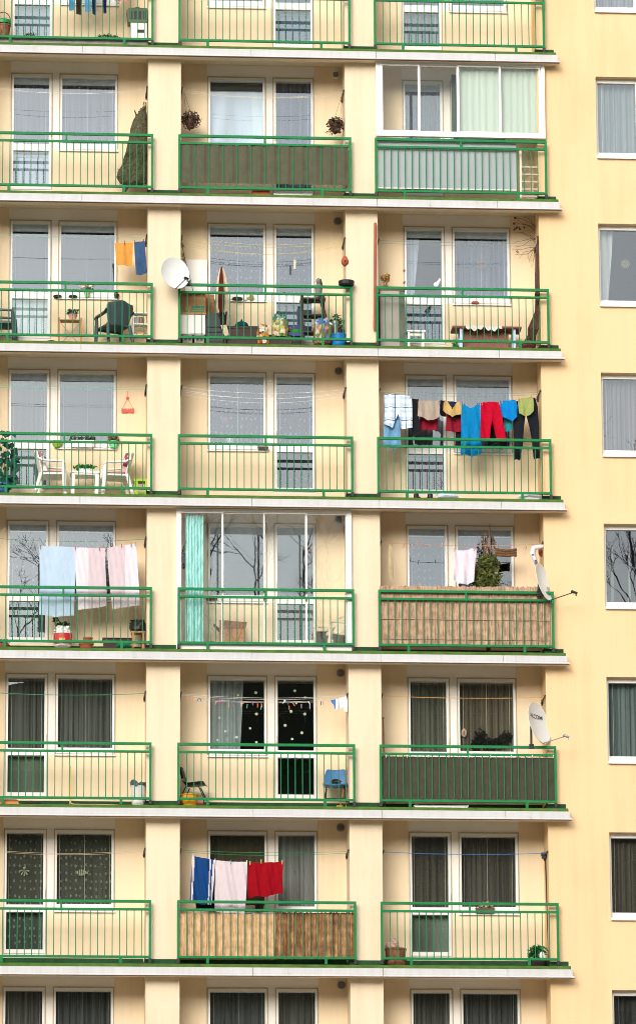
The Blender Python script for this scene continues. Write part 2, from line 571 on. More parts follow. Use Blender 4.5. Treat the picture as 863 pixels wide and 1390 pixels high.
for r in ROWS:
    z = zr(r)
    if z < -0.5:
        continue
    slab = MB()
    slab.box(-8.54, 2.40, 0.16, 1.25, z+0.01, z+FLOOR)
    slab.box(-8.54, 2.43, 0.035, YP+.004, z-0.140, z+0.008)
    so = part('balcony_slab', slab, M['soffit'], block)
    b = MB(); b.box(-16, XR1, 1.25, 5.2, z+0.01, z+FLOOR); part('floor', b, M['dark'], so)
    b = MB()
    xs = [-8.54, -6.2, -3.15, -0.88, 1.30, 2.44]
    for a, e in zip(xs, xs[1:]):
        b.box(a+0.004, e-0.004, 0.0, 0.03, z-0.147, z)
        b.add([(a+.004, -0.028, z-0.147), (e-.004, -0.028, z-0.147), (e-.004, -.001, z-0.115), (a+.004, -.001, z-0.115)], [(0, 1, 2, 3)])
    b.add([(2.44, -0.028, z-0.147), (2.475, -0.028, z-0.147), (2.475, 0.1, z-0.147), (2.475, .0, z-0.112), (2.437, .0, z-0.112)], [(0, 1, 3, 4), (1, 2, 3)])
    part('fascia', b, M['fascia'], so)
    b = MB(); b.box(-8.54, 2.47, -0.026, 0.034, z-0.156, z-0.148); part('drip_edge', b, M['lip'], so)
    b = MB()
    x0, x1 = -8.54, 2.415
    pr = [(0.002, 0.001), (0.055, FLOOR-.004), (0.16, FLOOR), (0.16, 0.012), (0.04, 0.001)]
    v0 = [(x0, y, z+h) for y, h in pr]; v1 = [(x1, y, z+h) for y, h in pr]; n = len(pr)
    b.add(v0+v1, [(0, 1, 1+n, n)], 0)
    b.add(v0+v1, [(k, k+1, k+1+n, k+n) for k in range(1, n-1)]+[tuple(range(n, 2*n))], 1)
    part('edge_strip', b, [M['turf'], M['riser']], so)
    for cname, (cx0, cx1) in COLS.items():
        b = MB(); b.box(cx0+.002, cx1-.002, 0.162, .93, z+FLOOR+.001, z+FLOOR+.006); part('floor_covering', b, M['bounce_paving'], so)
        if (r, cname) == (0, 'L'):
            b = MB(); b.box(cx0+.016, cx1-.016, .175, .933, z+FLOOR+.007, z+.21); part('concrete_floor', b, M['concrete'], so)
        b = MB(); b.box(cx0+.016, cx1-.016, .934, .949, z+FLOOR+.007, z+.285)
        b.box(cx0+.001, cx0+.015, YP+.001, .949, z+FLOOR+.007, z+.20); b.box(cx1-.015, cx1-.001, YP+.001, .949, z+FLOOR+.007, z+.20)
        part('skirting', b, M['concrete'] if (r, cname) == (0, 'L') else M['riser'], so)
    for xa, xb in ((-8.54, -7.935), (-5.017, -4.398), (-1.445, -0.840), (2.061, 2.395)):
        b = MB(); b.box(xa, xb, YP-.016, YP-.001, z+FLOOR+.002, z+.172); part('skirting', b, M['riser'], so)

for r in ROWS:
    z0, z1 = zr(r)+FLOOR, zr(r-1)+0.008
    if z0 < 0:
        z0 = 0.0
    if z1 < 0.5:
        continue
    for xa, xb in ((-8.54, -7.95), (-5.003, -4.412), (-1.431, -0.854)):
        b = MB(); b.box(xa, xb, YP, 1.25, z0, z1)
        part('pillar', b, M['pillar'], block)

BLUEGREY, LILAC = c3(150, 158, 172), c3(176, 174, 186)
CUR = {  # (row, column, pane): kind, colour, opacity
    # panes: d door glass, l lower door glass, w window
}


def setc(row, col, **kw):
    for k, v in kw.items():
        CUR[(row, col, k)] = v


setc(0, 'L', d=('sheer', (118, 126, 142), .8), l=('blind', (128, 142, 154), .95), w=('sheer', (118, 126, 142), .8))
setc(0, 'C', d=('sheer', (118, 126, 142), .8), l=('slat', (72, 82, 106), 1), w=('sheer', (118, 126, 142), .8))
setc(0, 'R', d=('sheer', (118, 126, 142), .8), l=('sheer', (176, 186, 194), .8), w=('sheer', (118, 126, 142), .8))
setc(1, 'L', d=('sheer', (138, 142, 164), .7), l=('slat', (150, 156, 172), 1), w=('sheer', (142, 146, 166), .72))
setc(1, 'C', d=('sheer', (124, 140, 172), .7), l=('slat', (90, 95, 105), 1), w=('blind', (206, 222, 234), .97))
setc(1, 'R', d=('sheer', (128, 136, 160), .7), l=('sheer', (160, 162, 172), .8), w=('slat', (62, 84, 76), 1))
setc(2, 'L', d=('sheer', (98, 106, 122), .75), l=('blind', (190, 200, 202), .95), w=('sheer', (98, 106, 122), .75))
setc(2, 'C', d=('lace', (118, 130, 150), .5), l=('blind', (100, 108, 124), .9), w=('lace', (118, 130, 150), .5))
setc(2, 'R', d=('side', (176, 188, 200), .85), l=('slat', (70, 74, 94), 1), w=('sheer', (140, 152, 172), .7))
setc(3, 'L', d=('sheer', (116, 118, 126), .75), l=('slat', (92, 102, 102), 1), w=('sheer', (108, 114, 126), .65))
setc(3, 'C', d=('lace', (128, 134, 150), .5), l=('lace', (104, 96, 112), .5), w=('lace', (128, 134, 150), .5))
setc(3, 'R', d=('sheer', (150, 158, 172), .75), l=('slat', (84, 66, 84), 1), w=('sheer', (156, 164, 178), .75))
setc(4, 'L', d=('lace', (142, 146, 150), .55), l=('lace', (130, 142, 138), .6), w=('lace', (146, 150, 154), .55))
setc(4, 'C', d=('none',), l=('sheer', (105, 70, 50), .9), w=('none',))
setc(4, 'R', d=('lace', (120, 142, 160), .45), l=('sheer', (120, 130, 140), .7), w=('side', (130, 145, 165), .7))
setc(5, 'L', d=('sheer', (122, 124, 112), .7), l=('blind', (132, 138, 118), .9), w=('sheer', (124, 126, 116), .7))
setc(5, 'C', d=('none',), l=('none',), w=('drape', (180, 190, 184), .9))
setc(5, 'R', d=('sheer', (136, 136, 116), .65), l=('blind', (120, 118, 108), .8), w=('sheer', (144, 134, 112), .65))
setc(6, 'L', d=('lace', (132, 134, 116), .42), l=('lace', (126, 134, 120), .45), w=('lace', (136, 138, 120), .42))
setc(6, 'C', d=('crumple', (158, 158, 148), .85), l=('sheer', (120, 118, 110), .7), w=('crumple', (128, 118, 92), .55))
setc(6, 'R', d=('sheer', (124, 118, 104), .6), l=('blind', (150, 156, 138), .9), w=('sheer', (122, 116, 104), .65))
for cc in 'LCR':
    setc(7, cc, d=('sheer', (120, 118, 110), .7), l=('none',), w=('sheer', (110, 112, 108), .7))


def curtain(parent, spec, x0, x1, z0, z1, y, seed):
    kind = spec[0]
    if kind == 'none':
        return
    col = c3(*spec[1]); rg = random.Random(seed)
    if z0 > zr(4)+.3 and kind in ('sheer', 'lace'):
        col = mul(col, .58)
    nm = kind+'_%d_%d_%d_%d_%d' % (spec[1]+(int(spec[2]*100), z0 > zr(4)+.3))
    mb = MB()
    if kind == 'blind':
        mb.add([(x0, y, z0), (x1, y, z0), (x1, y, z1-.0), (x0, y, z1-.0)], [(0, 1, 2, 3)])
        part('blind', mb, curtain_mat(nm, col, spec[2], 0, folds=2.0), parent)
        return
    if kind == 'slat':
        w = 0.117; x = x0
        while x < x1-.02:
            e = min(x+w-.014, x1)
            mb.add([(x, y+.02, z0), (e, y, z0), (e, y, z1-.10), (x, y+.02, z1-.10)], [(0, 1, 2, 3)])
            x += w
        mb.box(x0, x1, y-.01, y+.02, z1-.10, z1-.05)
        part('slat_blind', mb, simple('slats '+nm, col, 0.7, 0.1, 3, 0.05), parent)
        return
    xa, xb = x0, x1
    if kind == 'side':
        xb = x0+(x1-x0)*0.42
    if kind == 'drape':
        xb = x0+(x1-x0)*0.62
    if kind == 'stripes':
        for q in (.08, .28, .45, .64, .8):
            mb = MB(); x = x0+(x1-x0)*q; w_ = .055
            mb.add([(x, y, z0), (x+w_, y+.01, z0), (x+w_*.7+.02, y+.01, z1-.3), (x+.03, y, z1-.3)], [(0, 1, 2, 3)])
            part('curtain', mb, curtain_mat(nm, col, spec[2]), parent)
        return
    n = int((xb-xa)/0.012); lam = rg.uniform(.09, .15); ph = rg.uniform(0, 6)
    rows = 5
    vs, fs = [], []
    for j in range(rows):
        z = z0+(z1-z0)*j/(rows-1); t = j/(rows-1)
        for i in range(n+1):
            x = xa+(xb-xa)*i/n
            if kind == 'side':
                x = xa+(x-xa)*(0.55+0.45*t)
            if kind == 'drape':
                x = xa+(x-xa)*(0.9+.1*t)
            a = .022 if kind not in ('lace', 'crumple') else .008
            if kind == 'crumple':
                x += .03*math.sin(z*9+x*20)*math.sin(i*.8)
            vs.append((x, y+a*math.sin(2*PI*(x-xa)/lam+ph+1.5*math.sin(x*9))+.004*math.sin(x*160), z))
    for j in range(rows-1):
        for i in range(n):
            fs.append((j*(n+1)+i, j*(n+1)+i+1, (j+1)*(n+1)+i+1, (j+1)*(n+1)+i))
    mb.add(vs, fs)
    hem = simple('curtain hem %d %d %d %d' % (spec[1]+(z0 > zr(4)+.3,)), mul(col, 1.7), .9)
    if kind in ('sheer', 'lace'):
        for q in ((.10, .90) if x1-x0 < .8 else (.07, .5, .93)):
            x = x0+(x1-x0)*(q+rg.uniform(-.02, .02)); w_ = rg.uniform(.006, .014)
            mb.add([(x, y-.03, z0), (x+w_, y-.03, z0), (x+w_, y-.03, z1), (x, y-.03, z1)], [(0, 1, 2, 3)], 1)
    if kind == 'lace':
        m = curtain_mat(nm, col, spec[2], 9.0, 0.30, con=.6)
    else:
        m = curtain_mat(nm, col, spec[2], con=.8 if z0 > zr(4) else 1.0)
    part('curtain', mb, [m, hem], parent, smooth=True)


DOORS = {}
for r in range(-1, 9):
    z = zr(r)
    for cname, (cx0, cx1) in COLS.items():
        ux, mir = UNIT[cname]

        def U(a, b):
            return (ux+UW-b, ux+UW-a) if mir else (ux+a, ux+b)
        zc = z+FH+0.008
        # cream wall around the unit
        mb = MB()
        mb.box(cx0, ux, YB, 1.25, z+FLOOR, zc); mb.box(ux+UW, cx1, YB, 1.25, z+FLOOR, zc)
        a, b_ = U(0.762, UW); mb.box(a, b_, YB, 1.25, z+FLOOR, z+1.12)
        a, b_ = U(0.0, 0.762); mb.box(a, b_, YB, 1.25, z+FLOOR, z+0.33)
        part('recess_wall', mb, M['recess'], block)
        # boards
        mb = MB()
        a, b_ = U(0, UW); mb.box(a, b_, .965, 1.2, z+2.577, zc)
        a, b_ = U(.762, .898); mb.box(a, b_, .965, 1.2, z+1.12, z+2.577)
        a, b_ = U(0, .018); mb.box(a, b_, .965, 1.2, z+.33, z+2.577)
        a, b_ = U(1.957, UW); mb.box(a, b_, .965, 1.2, z+1.12, z+2.577)
        part('facade_board', mb, M['board'], block)
        # door
        d0, d1 = U(.02, .76); g0, g1 = U(.064, .708)
        mb = MB()
        mb.box(d0, g0, .952, 1.08, z+.332, z+2.575); mb.box(g1, d1, .952, 1.08, z+.332, z+2.575)
        mb.box(g0, g1, .952, 1.08, z+2.515, z+2.575); mb.box(g0, g1, .952, 1.08, z+1.105, z+1.235); mb.box(g0, g1, .952, 1.08, z+.332, z+.44)
        dr = part('balcony_door', mb, M['frame'], block)
        DOORS[(r, cname, 'd')] = (dr, g0, g1)
        mb = MB(); mb.ring(d0-.008, d1+.008, z+.36, z+2.586, d0+.010, d1-.010, z+.37, z+2.566, .945, .951); part('seal', mb, M['bead'], dr)
        mb = MB(); mb.add([(g0, 1.0, z+1.235), (g1, 1.0, z+1.235), (g1, 1.0, z+2.515), (g0, 1.0, z+2.515)], [(0, 1, 2, 3)]); part('pane', mb, M['glass'], dr)
        mb = MB(); mb.add([(g0, 1.0, z+.44), (g1, 1.0, z+.44), (g1, 1.0, z+1.105), (g0, 1.0, z+1.105)], [(0, 1, 2, 3)]); part('pane', mb, M['glass'], dr)
        hx = g1+.028 if not mir else g0-.028
        mb = MB(); mb.box(hx-.012, hx+.012, .925, .951, z+1.42, z+1.50); mb.box(hx-.008, hx+.008, .905, .925, z+1.38, z+1.49); part('handle', mb, M['white'], dr)
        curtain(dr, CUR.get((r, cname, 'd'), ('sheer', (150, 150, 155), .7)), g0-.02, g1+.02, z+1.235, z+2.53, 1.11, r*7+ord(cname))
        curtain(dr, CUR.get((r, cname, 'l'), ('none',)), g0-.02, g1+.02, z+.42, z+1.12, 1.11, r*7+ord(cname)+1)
        # window
        d0, d1 = U(.90, 1.955); g0, g1 = U(.945, 1.908)
        mb = MB(); mb.ring(d0, d1, z+1.122, z+2.575, g0, g1, z+1.25, z+2.51, .952, 1.08)
        w = part('window', mb, M['frame'], block)
        DOORS[(r, cname, 'w')] = (w, g0, g1)
        mb = MB(); mb.ring(d0-.008, d1+.008, z+1.135, z+2.586, d0+.010, d1-.010, z+1.145, z+2.566, .945, .951); part('seal', mb, M['bead'], w)
        mb = MB(); mb.add([(g0, 1.0, z+1.25), (g1, 1.0, z+1.25), (g1, 1.0, z+2.51), (g0, 1.0, z+2.51)], [(0, 1, 2, 3)]); part('pane', mb, M['glass'], w)
        mb = MB(); mb.box(d0-.01, d1+.01, .905, .949, z+1.098, z+1.121); part('sill', mb, M['sill'], w)
        zt = z+2.53
        if (r, cname) == (1, 'C'):
            zt = z+2.36
            mb = MB(); mb.box(g0, g1, 1.13, 1.15, z+2.34, z+2.52); part('blind_box', mb, simple('dark green blind box', c3(60, 74, 66), .6), w)
        if r < 5 and (r, cname) != (1, 'C'):  # pale strip added to offset the slab's dark reflection in the pane
            mb = MB(); mb.box(g0, g1, 1.04, 1.075, z+2.395, z+2.52); part('added_strip', mb, M['added_strip'], w)
            e0, e1 = U(.064, .708); mb = MB(); mb.box(e0, e1, 1.04, 1.075, z+2.395, z+2.52); part('added_strip', mb, M['added_strip'], dr)
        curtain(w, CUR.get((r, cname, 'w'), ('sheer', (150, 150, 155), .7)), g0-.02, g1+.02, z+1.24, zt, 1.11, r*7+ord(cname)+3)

# windows of the plain wall on the right
RW = {0: ('sheer', (200, 205, 210), .8), 1: ('sheer', (190, 205, 205), .85), 2: ('side', (205, 210, 205), .85), 3: ('sheer', (176, 172, 172), .8),
      4: ('stripes', (150, 165, 140), .6), 5: ('sheer', (140, 156, 148), .75), 6: ('sheer', (112, 106, 92), .65), 7: ('sheer', (90, 90, 85), .6)}
for r in range(-1, 9):
    z = zr(r)
    mb = MB(); mb.ring(WX0+.002, WX1-.002, z+.955, z+2.478, WX0+.05, WX1-.05, z+1.07, z+2.40, .38, .46)
    mb.box(3.905, 3.965, .382, .458, z+1.07, z+2.40)
    w = part('window', mb, M['frame'], block)
    mb = MB()
    for a, b_ in ((WX0+.05, 3.905), (3.965, WX1-.05)):
        mb.add([(a, .42, z+1.07), (b_, .42, z+1.07), (b_, .42, z+2.40), (a, .42, z+2.40)], [(0, 1, 2, 3)])
    part('pane', mb, M['glass'], w)
    mb = MB(); mb.box(WX0+.003, WX1+.02, .195, .378, z+.915, z+.953); mb.box(WX0+.003, WX1+.02, .188, .195, z+.905, z+.953)
    part('sill', mb, M['sill'], w)
    x1 = WX1-.02
    spec = RW.get(r, ('sheer', (170, 170, 175), .8))
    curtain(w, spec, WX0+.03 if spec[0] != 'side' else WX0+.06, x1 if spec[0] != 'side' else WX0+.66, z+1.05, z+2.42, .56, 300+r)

# round vents high on the recess wall of the middle column
for r in range(0, 8):
    p = at(*{0: (455, -100), 1: (455.5, 101), 2: (458, 300), 3: (459, 504), 4: (460, 706), 5: (462, 914), 6: (462, 1124), 7: (463, 1338)}[r], YB)
    mb = MB()
    ro = Matrix.Translation(p) @ Matrix.Rotation(PI/2, 4, 'X')
    mb.lathe((0, 0, 0), [(.075, .001), (.075, .02), (.06, .03), (.0605, .018), (.01, .018)], 20).xf(ro)
    v = part('vent', mb, M['steel'] if r > 1 else M['board'], block, smooth=False)
    mb = MB()
    for k in range(-2, 3):
        mb.box(p.x-.05, p.x+.05, p.y-.026, p.y-.0195, p.z+k*.02-.006, p.z+k*.02+.004)
    part('grille', mb, simple('dark vent grille', c3(104, 100, 100), .7), v)

# ------------------------------------------------------------------ railings
RX = {'L': -8.045, 'C': -4.463, 'R': -0.905}
RWID = 3.13
RY = 0.12


def build_railing():
    t = thing('balcony_railing', '', 'railing', (0, 0, 0), 'green balcony railings')
    y0, y1 = -.025, .025
    def P(name, bx, mat=None):
        mb = MB(); mb.box(*bx); return part(name, mb, mat or M['green'], t)
    P('top_rail', (.041, RWID-.041, y0, y1, 1.145, 1.19))
    P('middle_rail', (.041, RWID-.041, y0+.004, y1-.004, 1.008, 1.046))
    P('bottom_rail', (.041, RWID-.041, y0+.004, y1-.004, .172, .212))
    P('spacer', (RWID/2-.018, RWID/2+.018, y0+.006, y1-.006, 1.047, 1.144))
    for a in (0, RWID-.04):
        p = P('post', (a, a+.04, y0, y1, .165, 1.19))
        mb = MB(); mb.box(a-.004, a+.044, y0-.01, y1+.01, .085, .164); part('base', mb, M['black'], p)
    for a in (.17*RWID, .83*RWID):
        P('foot', (a-.024, a+.024, y0+.006, y1-.006, .08, .171))
    n = 23
    first = None
    for k in range(n):
        x = .04+(RWID-.08)*(k+1)/(n+1)
        if first is None:
            mb = MB(); mb.box(-.0075, .0075, -.0075, .0075, .213, 1.007)
            first = part('baluster', mb, M['bar'], t); first.location = (x, 0, 0)
        else:
            o = first.copy(); COL.objects.link(o); o.parent = t; o.location = (x, 0, 0)
    return t


RAIL_LABELS = {
    (0, 'L'): 'green railing with the legs of hanging jeans and a pet carrier behind it',
    (0, 'C'): 'green railing cut by the top edge with only a bare door behind it',
    (0, 'R'): 'green railing directly above the white glazed balcony',
    (1, 'L'): 'green railing in front of the netted fir tree leaning in a corner',
    (1, 'C'): 'green railing backed by grey fabric under the two hanging dry plants',
    (1, 'R'): 'green railing below the white sliding glazing at the right',
    (2, 'L'): 'green railing with dark plastic armchairs behind it',
    (2, 'C'): 'green railing of the cluttered balcony with boxes and a blue bucket',
    (2, 'R'): 'green railing in front of the low red table and climbing vine',
    (3, 'L'): 'green railing in front of the white armchairs and white table',
    (3, 'C'): 'green railing of the empty balcony with lace curtains',
    (3, 'R'): 'green railing overhung by colourful washing',
    (4, 'L'): 'green railing with three pale towels hanging behind it',
    (4, 'C'): 'green railing in front of the glazed balcony with a teal curtain',
    (4, 'R'): 'green railing backed by a pinkish bamboo screen',
    (5, 'L'): 'green railing with a white bin and yellow pipe behind it',
    (5, 'C'): 'green railing in front of the blue shell chair',
    (5, 'R'): 'green railing backed by a dark screen below a satellite dish',
    (6, 'L'): 'green railing of the empty balcony at the lower left',
    (6, 'C'): 'green railing backed by brown reed mats below a red cloth',
    (6, 'R'): 'green railing with a wicker basket and leaning mop behind it',
}
proto = build_railing()
firstr = True
for (r, cname), lab in RAIL_LABELS.items():
    o = proto if firstr else copy_tree(proto)
    firstr = False
    o.location = (RX[cname], RY, zr(r)); o['label'] = lab

# ------------------------------------------------------------------ helpers for the belongings on the balconies
def R(px0, py0, px1, py1, Y):
    a = at(px0, py0, Y); b = at(px1, py1, Y)
    return min(a.x, b.x), max(a.x, b.x), min(a.z, b.z), max(a.z, b.z)


def frame_at(loc, rot=0.0, s=1.0):
    return Matrix.Translation(loc) @ Matrix.Rotation(rot, 4, 'Z') @ Matrix.Scale(s, 4)


LINE_Z = at(201, 524, 0.22).z-zr(3)


def clothes_line(row, col, label, rgb, strands=(0.3, 0.45, 0.6, 0.75), sag=0.06, r=0.0028, single=False):
    x0, x1 = COLS[col]
    z = zr(row)+LINE_Z
    t = thing('clothes_line', label, 'clothes line', ((x0+x1)/2, 0.5, z), 'clothes lines strung across the balconies')
    for x in (x0, x1):
        s = 1 if x == x0 else -1
        mb = MB(); mb.tube([(x+s*.022, .20, z+.02), (x+s*.022, .80, z)], .014, 8)
        mb.box(min(x, x+s*.03), max(x, x+s*.03), .68, .76, z-.05, z+.05)
        part('bracket', mb, M['black'], t)
    strands = strands if (row, col) in ((2, 'C'), (3, 'C'), (5, 'C')) else strands[:2] if (row, col) in ((1, 'L'), (1, 'C'), (3, 'L'), (3, 'R'), (6, 'L'), (6, 'C'), (2, 'R')) else (.30, .33)
    rg = random.Random(row*10+ord(col))
    m = simple('line cord %d %d %d' % rgb, c3(*rgb), .7)
    for Y in strands:
        sg = sag*rg.uniform(.6, 1.4)
        pts = [(x0+.022+(x1-x0-.044)*k/12, Y, z+.01-sg*4*(k/12)*(1-k/12)) for k in range(13)]
        mb = MB(); mb.tube(pts, r, 5); part('cord', mb, m, t)
    return t


def garment(name, label, cat, poly, Y, mat, group=None, fold=0.014, k=11.0, fn=None, seed=1, lean=0.0, back=0.0, kf=1.3):
    """a piece of cloth hanging from a line; poly is its outline as seen, on the plane y = Y"""
    pts = [at(x, y, Y) for x, y in poly]
    dense = []
    for i, p in enumerate(pts):
        q = pts[(i+1) % len(pts)]
        n = max(1, int((q-p).length/0.05))
        dense += [p.lerp(q, j/n) for j in range(n)]
    bm = bmesh.new()
    bm.faces.new([bm.verts.new(p) for p in dense])
    xs = [p.x for p in dense]; zs_ = [p.z for p in dense]
    x0, x1, z0, z1 = min(xs), max(xs), min(zs_), max(zs_)
    for a, b_, ax in ((x0, x1, 0), (z0, z1, 2)):
        st_ = (0.012 if fn else 0.03) if ax == 0 else (0.03 if fn else 0.06)
        c = a+st_
        while c < b_-.004:
            co_ = Vector((0, Y, 0)); no = Vector((0, 0, 0)); co_[ax] = c; no[ax] = 1
            bmesh.ops.bisect_plane(bm, geom=bm.verts[:]+bm.edges[:]+bm.faces[:], plane_co=co_, plane_no=no)
            c += st_
    rg = random.Random(seed); ph = rg.uniform(0, 6); fold *= kf
    mb = MB()
    bm.verts.ensure_lookup_table(); bm.verts.index_update()
    vs = []
    for v in bm.verts:
        t = (z1-v.co.z)/max(1e-3, z1-z0)
        y = v.co.y+fold*(0.35+t)*math.sin(v.co.x*k*2*PI/1.0*0.5+ph+1.2*math.sin(v.co.z*4+ph))+fold*.5*math.sin(v.co.x*61+v.co.z*9+ph)+lean*t
        vs.append((v.co.x, y, v.co.z))
    fs = [tuple(v.index for v in f.verts) for f in bm.faces]
    mi = []
    for f in bm.faces:
        c = f.calc_center_median()
        mi.append(fn((c.x-x0)/(x1-x0), (z1-c.z)/(z1-z0)) if fn else 0)
    bm.free()
    mb.add(vs, fs); mb.mi = mi
    if back > 0:
        # the rear half of a towel folded over its line
        n0 = len(mb.v)
        mb.add([(p[0], p[1]+.035+.01*math.sin(p[0]*30), z1-(z1-p[2])*back) for p in vs], [tuple(reversed(f)) for f in fs])
        mb.mi = mi+mi
    return solo(name, mb, mat, label, cat, group, smooth=True, loc=Vector(((x0+x1)/2, Y, z1)))


def peg(px, py, Y, rgb, label, group, tilt=0.0):
    p = at(px, py, Y); mb = MB()
    mb.box(-.007, .007, -.009, .009, -.05, .022, tx=.3); mb.box(-.0045, .0045, -.013, .013, -.012, .003)
    mb.xf(Matrix.Translation(p) @ Matrix.Rotation(tilt, 4, 'Y'))
    return solo('clothes_peg', mb, plastic('peg plastic %d %d %d' % rgb, rgb), label, 'clothes peg', group)


def pot(t, c, r, h, mat, name='pot', soil=True):
    mb = MB(); mb.lathe(c, [(r*.72, 0), (r*.95, h*.82), (r*1.08, h*.82), (r*1.08, h), (r*.94, h), (r*.9, h*.86)], 16)
    part(name, mb, mat, t, smooth=False)
    if soil:
        mb = MB(); mb.lathe(c, [(r*.9, h*.8), (r*.9, h*.88)], 12); part('soil', mb, M['soil'], t)


def plant(label, c, r, h, potmat, lr, lh, n, size, leafmat, seed, cat='potted plant', name='potted_plant', slim=.45, group=None, lift=0.5):
    c = Vector(c); t = thing(name, label, cat, c, group)
    pot(t, c, r, h, potmat)
    mb = MB(); mb.leaves(c+Vector((0, 0, h+lh*lift)), lr, lr*.8, lh, n, size, seed, slim); part('foliage', mb, leafmat, t)
    rg = random.Random(seed); mb = MB()
    for k in range(5):
        mb.tube([c+Vector((0, 0, h*.8)), c+Vector((rg.uniform(-.5, .5)*lr, rg.uniform(-.4, .4)*lr, h+lh*lift))], .004, 4)
    part('stem', mb, M['twig'], t)
    return t


def bucket(label, c, r, h, mat, handle=M['black'], cat='bucket', name='bucket', handle_up=False):
    c = Vector(c); t = thing(name, label, cat, c)
    mb = MB(); mb.lathe(c, [(r*.76, 0), (r*.98, h*.93), (r*1.05, h*.93), (r*1.05, h), (r*.96, h), (r*.74, .02)], 20); part('body', mb, mat, t)
    if handle is not None:
        mb = MB(); s = 1 if handle_up else -1
        mb.tube([c+Vector((r*1.03*math.cos(a), -r*.5*math.sin(a) if not handle_up else 0, h*.93+s*r*(.75 if handle_up else .55)*math.sin(a))) for a in [PI*k/10 for k in range(11)]], .006, 5)
        part('handle', mb, handle, t)
    return t


def armchair(label, loc, rot, mat, group, cushion=None, s=1.0):
    """one-piece moulded garden armchair"""
    t = thing('garden_chair', label, 'chair', loc, group); X = frame_at(loc, rot, s)
    mb = MB(); mb.box(-.23, .23, -.23, .20, .395, .425); mb.box(-.23, .23, -.245, -.231, .36, .425); part('seat', mb.xf(X), mat, t)
    mb = MB(); nz, nx_ = 9, 10; vs, fs = [], []
    for sgn in (0, 1):
        for j in range(nz+1):
            tt = j/nz; z = .41+.45*tt
            hw = .20+.075*math.sin(min(1, tt*1.25)*PI/2) if tt < .8 else .275*math.sqrt(max(0.0, 1-((tt-.8)/.2)**2*.75))
            for i in range(nx_+1):
                u = -1+2*i/nx_
                vs.append((u*hw, .20+.11*tt-.06*u*u+.018*sgn, z-(.03*u*u if j == nz else 0)))
    w_ = nx_+1; L = (nz+1)*w_
    for j in range(nz):
        for i in range(nx_):
            a = j*w_+i
            fs += [(a, a+1, a+w_+1, a+w_), (L+a+1, L+a, L+a+w_, L+a+w_+1)]
    for i in range(nx_):
        a = nz*w_+i; fs.append((a, a+1, L+a+1, L+a))
    for j in range(nz):
        a = j*w_; fs.append((a, a+w_, L+a+w_, L+a)); a += nx_; fs.append((a+w_, a, L+a, L+a+w_))
    mb.add(vs, fs); part('backrest', mb.xf(X), mat, t, smooth=False)
    for sx in (-1, 1):
        mb = MB(); mb.tube([(sx*.275, -.255, 0), (sx*.262, -.235, .22), (sx*.258, -.225, .42), (sx*.262, -.215, .60)], [.030, .036, .040, .032], 8); part('leg', mb.xf(X), mat, t)
        mb = MB(); mb.tube([(sx*.265, .285, 0), (sx*.24, .22, .25), (sx*.225, .18, .42)], [.028, .034, .036], 8); part('leg', mb.xf(X), mat, t)
        mb = MB()
        pa = [(-.25, .60), (-.2, .635), (0, .645), (.15, .66), (.235, .70)]
        v = []
        for y, z in pa:
            v += [(sx*.235, y, z), (sx*.30, y, z), (sx*.30, y, z-.03), (sx*.235, y, z-.03)]
        f = [(4*i+k, 4*i+(k+1) % 4, 4*i+4+(k+1) % 4, 4*i+4+k) for i in range(len(pa)-1) for k in range(4)]+[(3, 2, 1, 0), (16, 17, 18, 19)]
        mb.add(v, f); part('armrest', mb.xf(X), mat, t)
    if cushion:
        mb = MB(); mb.box(-.2, .2, -.21, .17, .427, .455); part('seat_pad', mb.xf(X), cushion[0], t)
        mb = MB(); mb.box(-.19, .19, .06, .165, .47, .82); mb.v = [Vector((p.x*(1-.15*((p.z-.63)/.17)**2), p.y+.11*(p.z-.41)/.45, p.z)) for p in mb.v]; part('cushion', mb.xf(X), cushion[1], t)
    return t


def shell_chair(label, loc, rot, mat, group, seed=1):
    """stacking chair: moulded shell on four thin tube legs"""
    t = thing('shell_chair', label, 'chair', loc, group); X = frame_at(loc, rot)
    prof = [(-.22, .425), (-.20, .445), (-.1, .44), (.05, .425), (.13, .435), (.18, .48), (.215, .56), (.25, .68), (.28, .78), (.29, .80)]
    hw = [.20, .215, .22, .215, .205, .20, .205, .20, .17, .14]
    vs, fs = [], []; nx_ = 8
    for o in (0, .012):
        for (y, z), w_ in zip(prof, hw):
            for i in range(nx_+1):
                u = -1+2*i/nx_
                vs.append((u*w_, y-(.05*u*u if z > .5 else 0)-o*(1 if z > .5 else 0), z+(.02*u*u if z < .5 else 0)+o*(0 if z > .5 else 1)))
    W = nx_+1; L = len(prof)*W
    for j in range(len(prof)-1):
        for i in range(nx_):
            a = j*W+i; fs += [(a, a+1, a+W+1, a+W), (L+a+1, L+a, L+a+W, L+a+W+1)]
    mb = MB(); mb.add(vs, fs); part('shell', mb.xf(X), mat, t, smooth=True)
    for sx in (-1, 1):
        mb = MB(); mb.tube([(sx*.16, -.10, .425), (sx*.185, -.2, .2), (sx*.21, -.23, 0)], .011, 7); part('leg', mb.xf(X), M['black'], t)
        mb = MB(); mb.tube([(sx*.16, .10, .425), (sx*.19, .2, .2), (sx*.215, .25, 0)], .011, 7); part('leg', mb.xf(X), M['black'], t)
    mb = MB(); mb.tube([(-.19, -.195, .2), (.19, -.195, .2)], .008, 6); part('crossbar', mb.xf(X), M['black'], t)
    return t


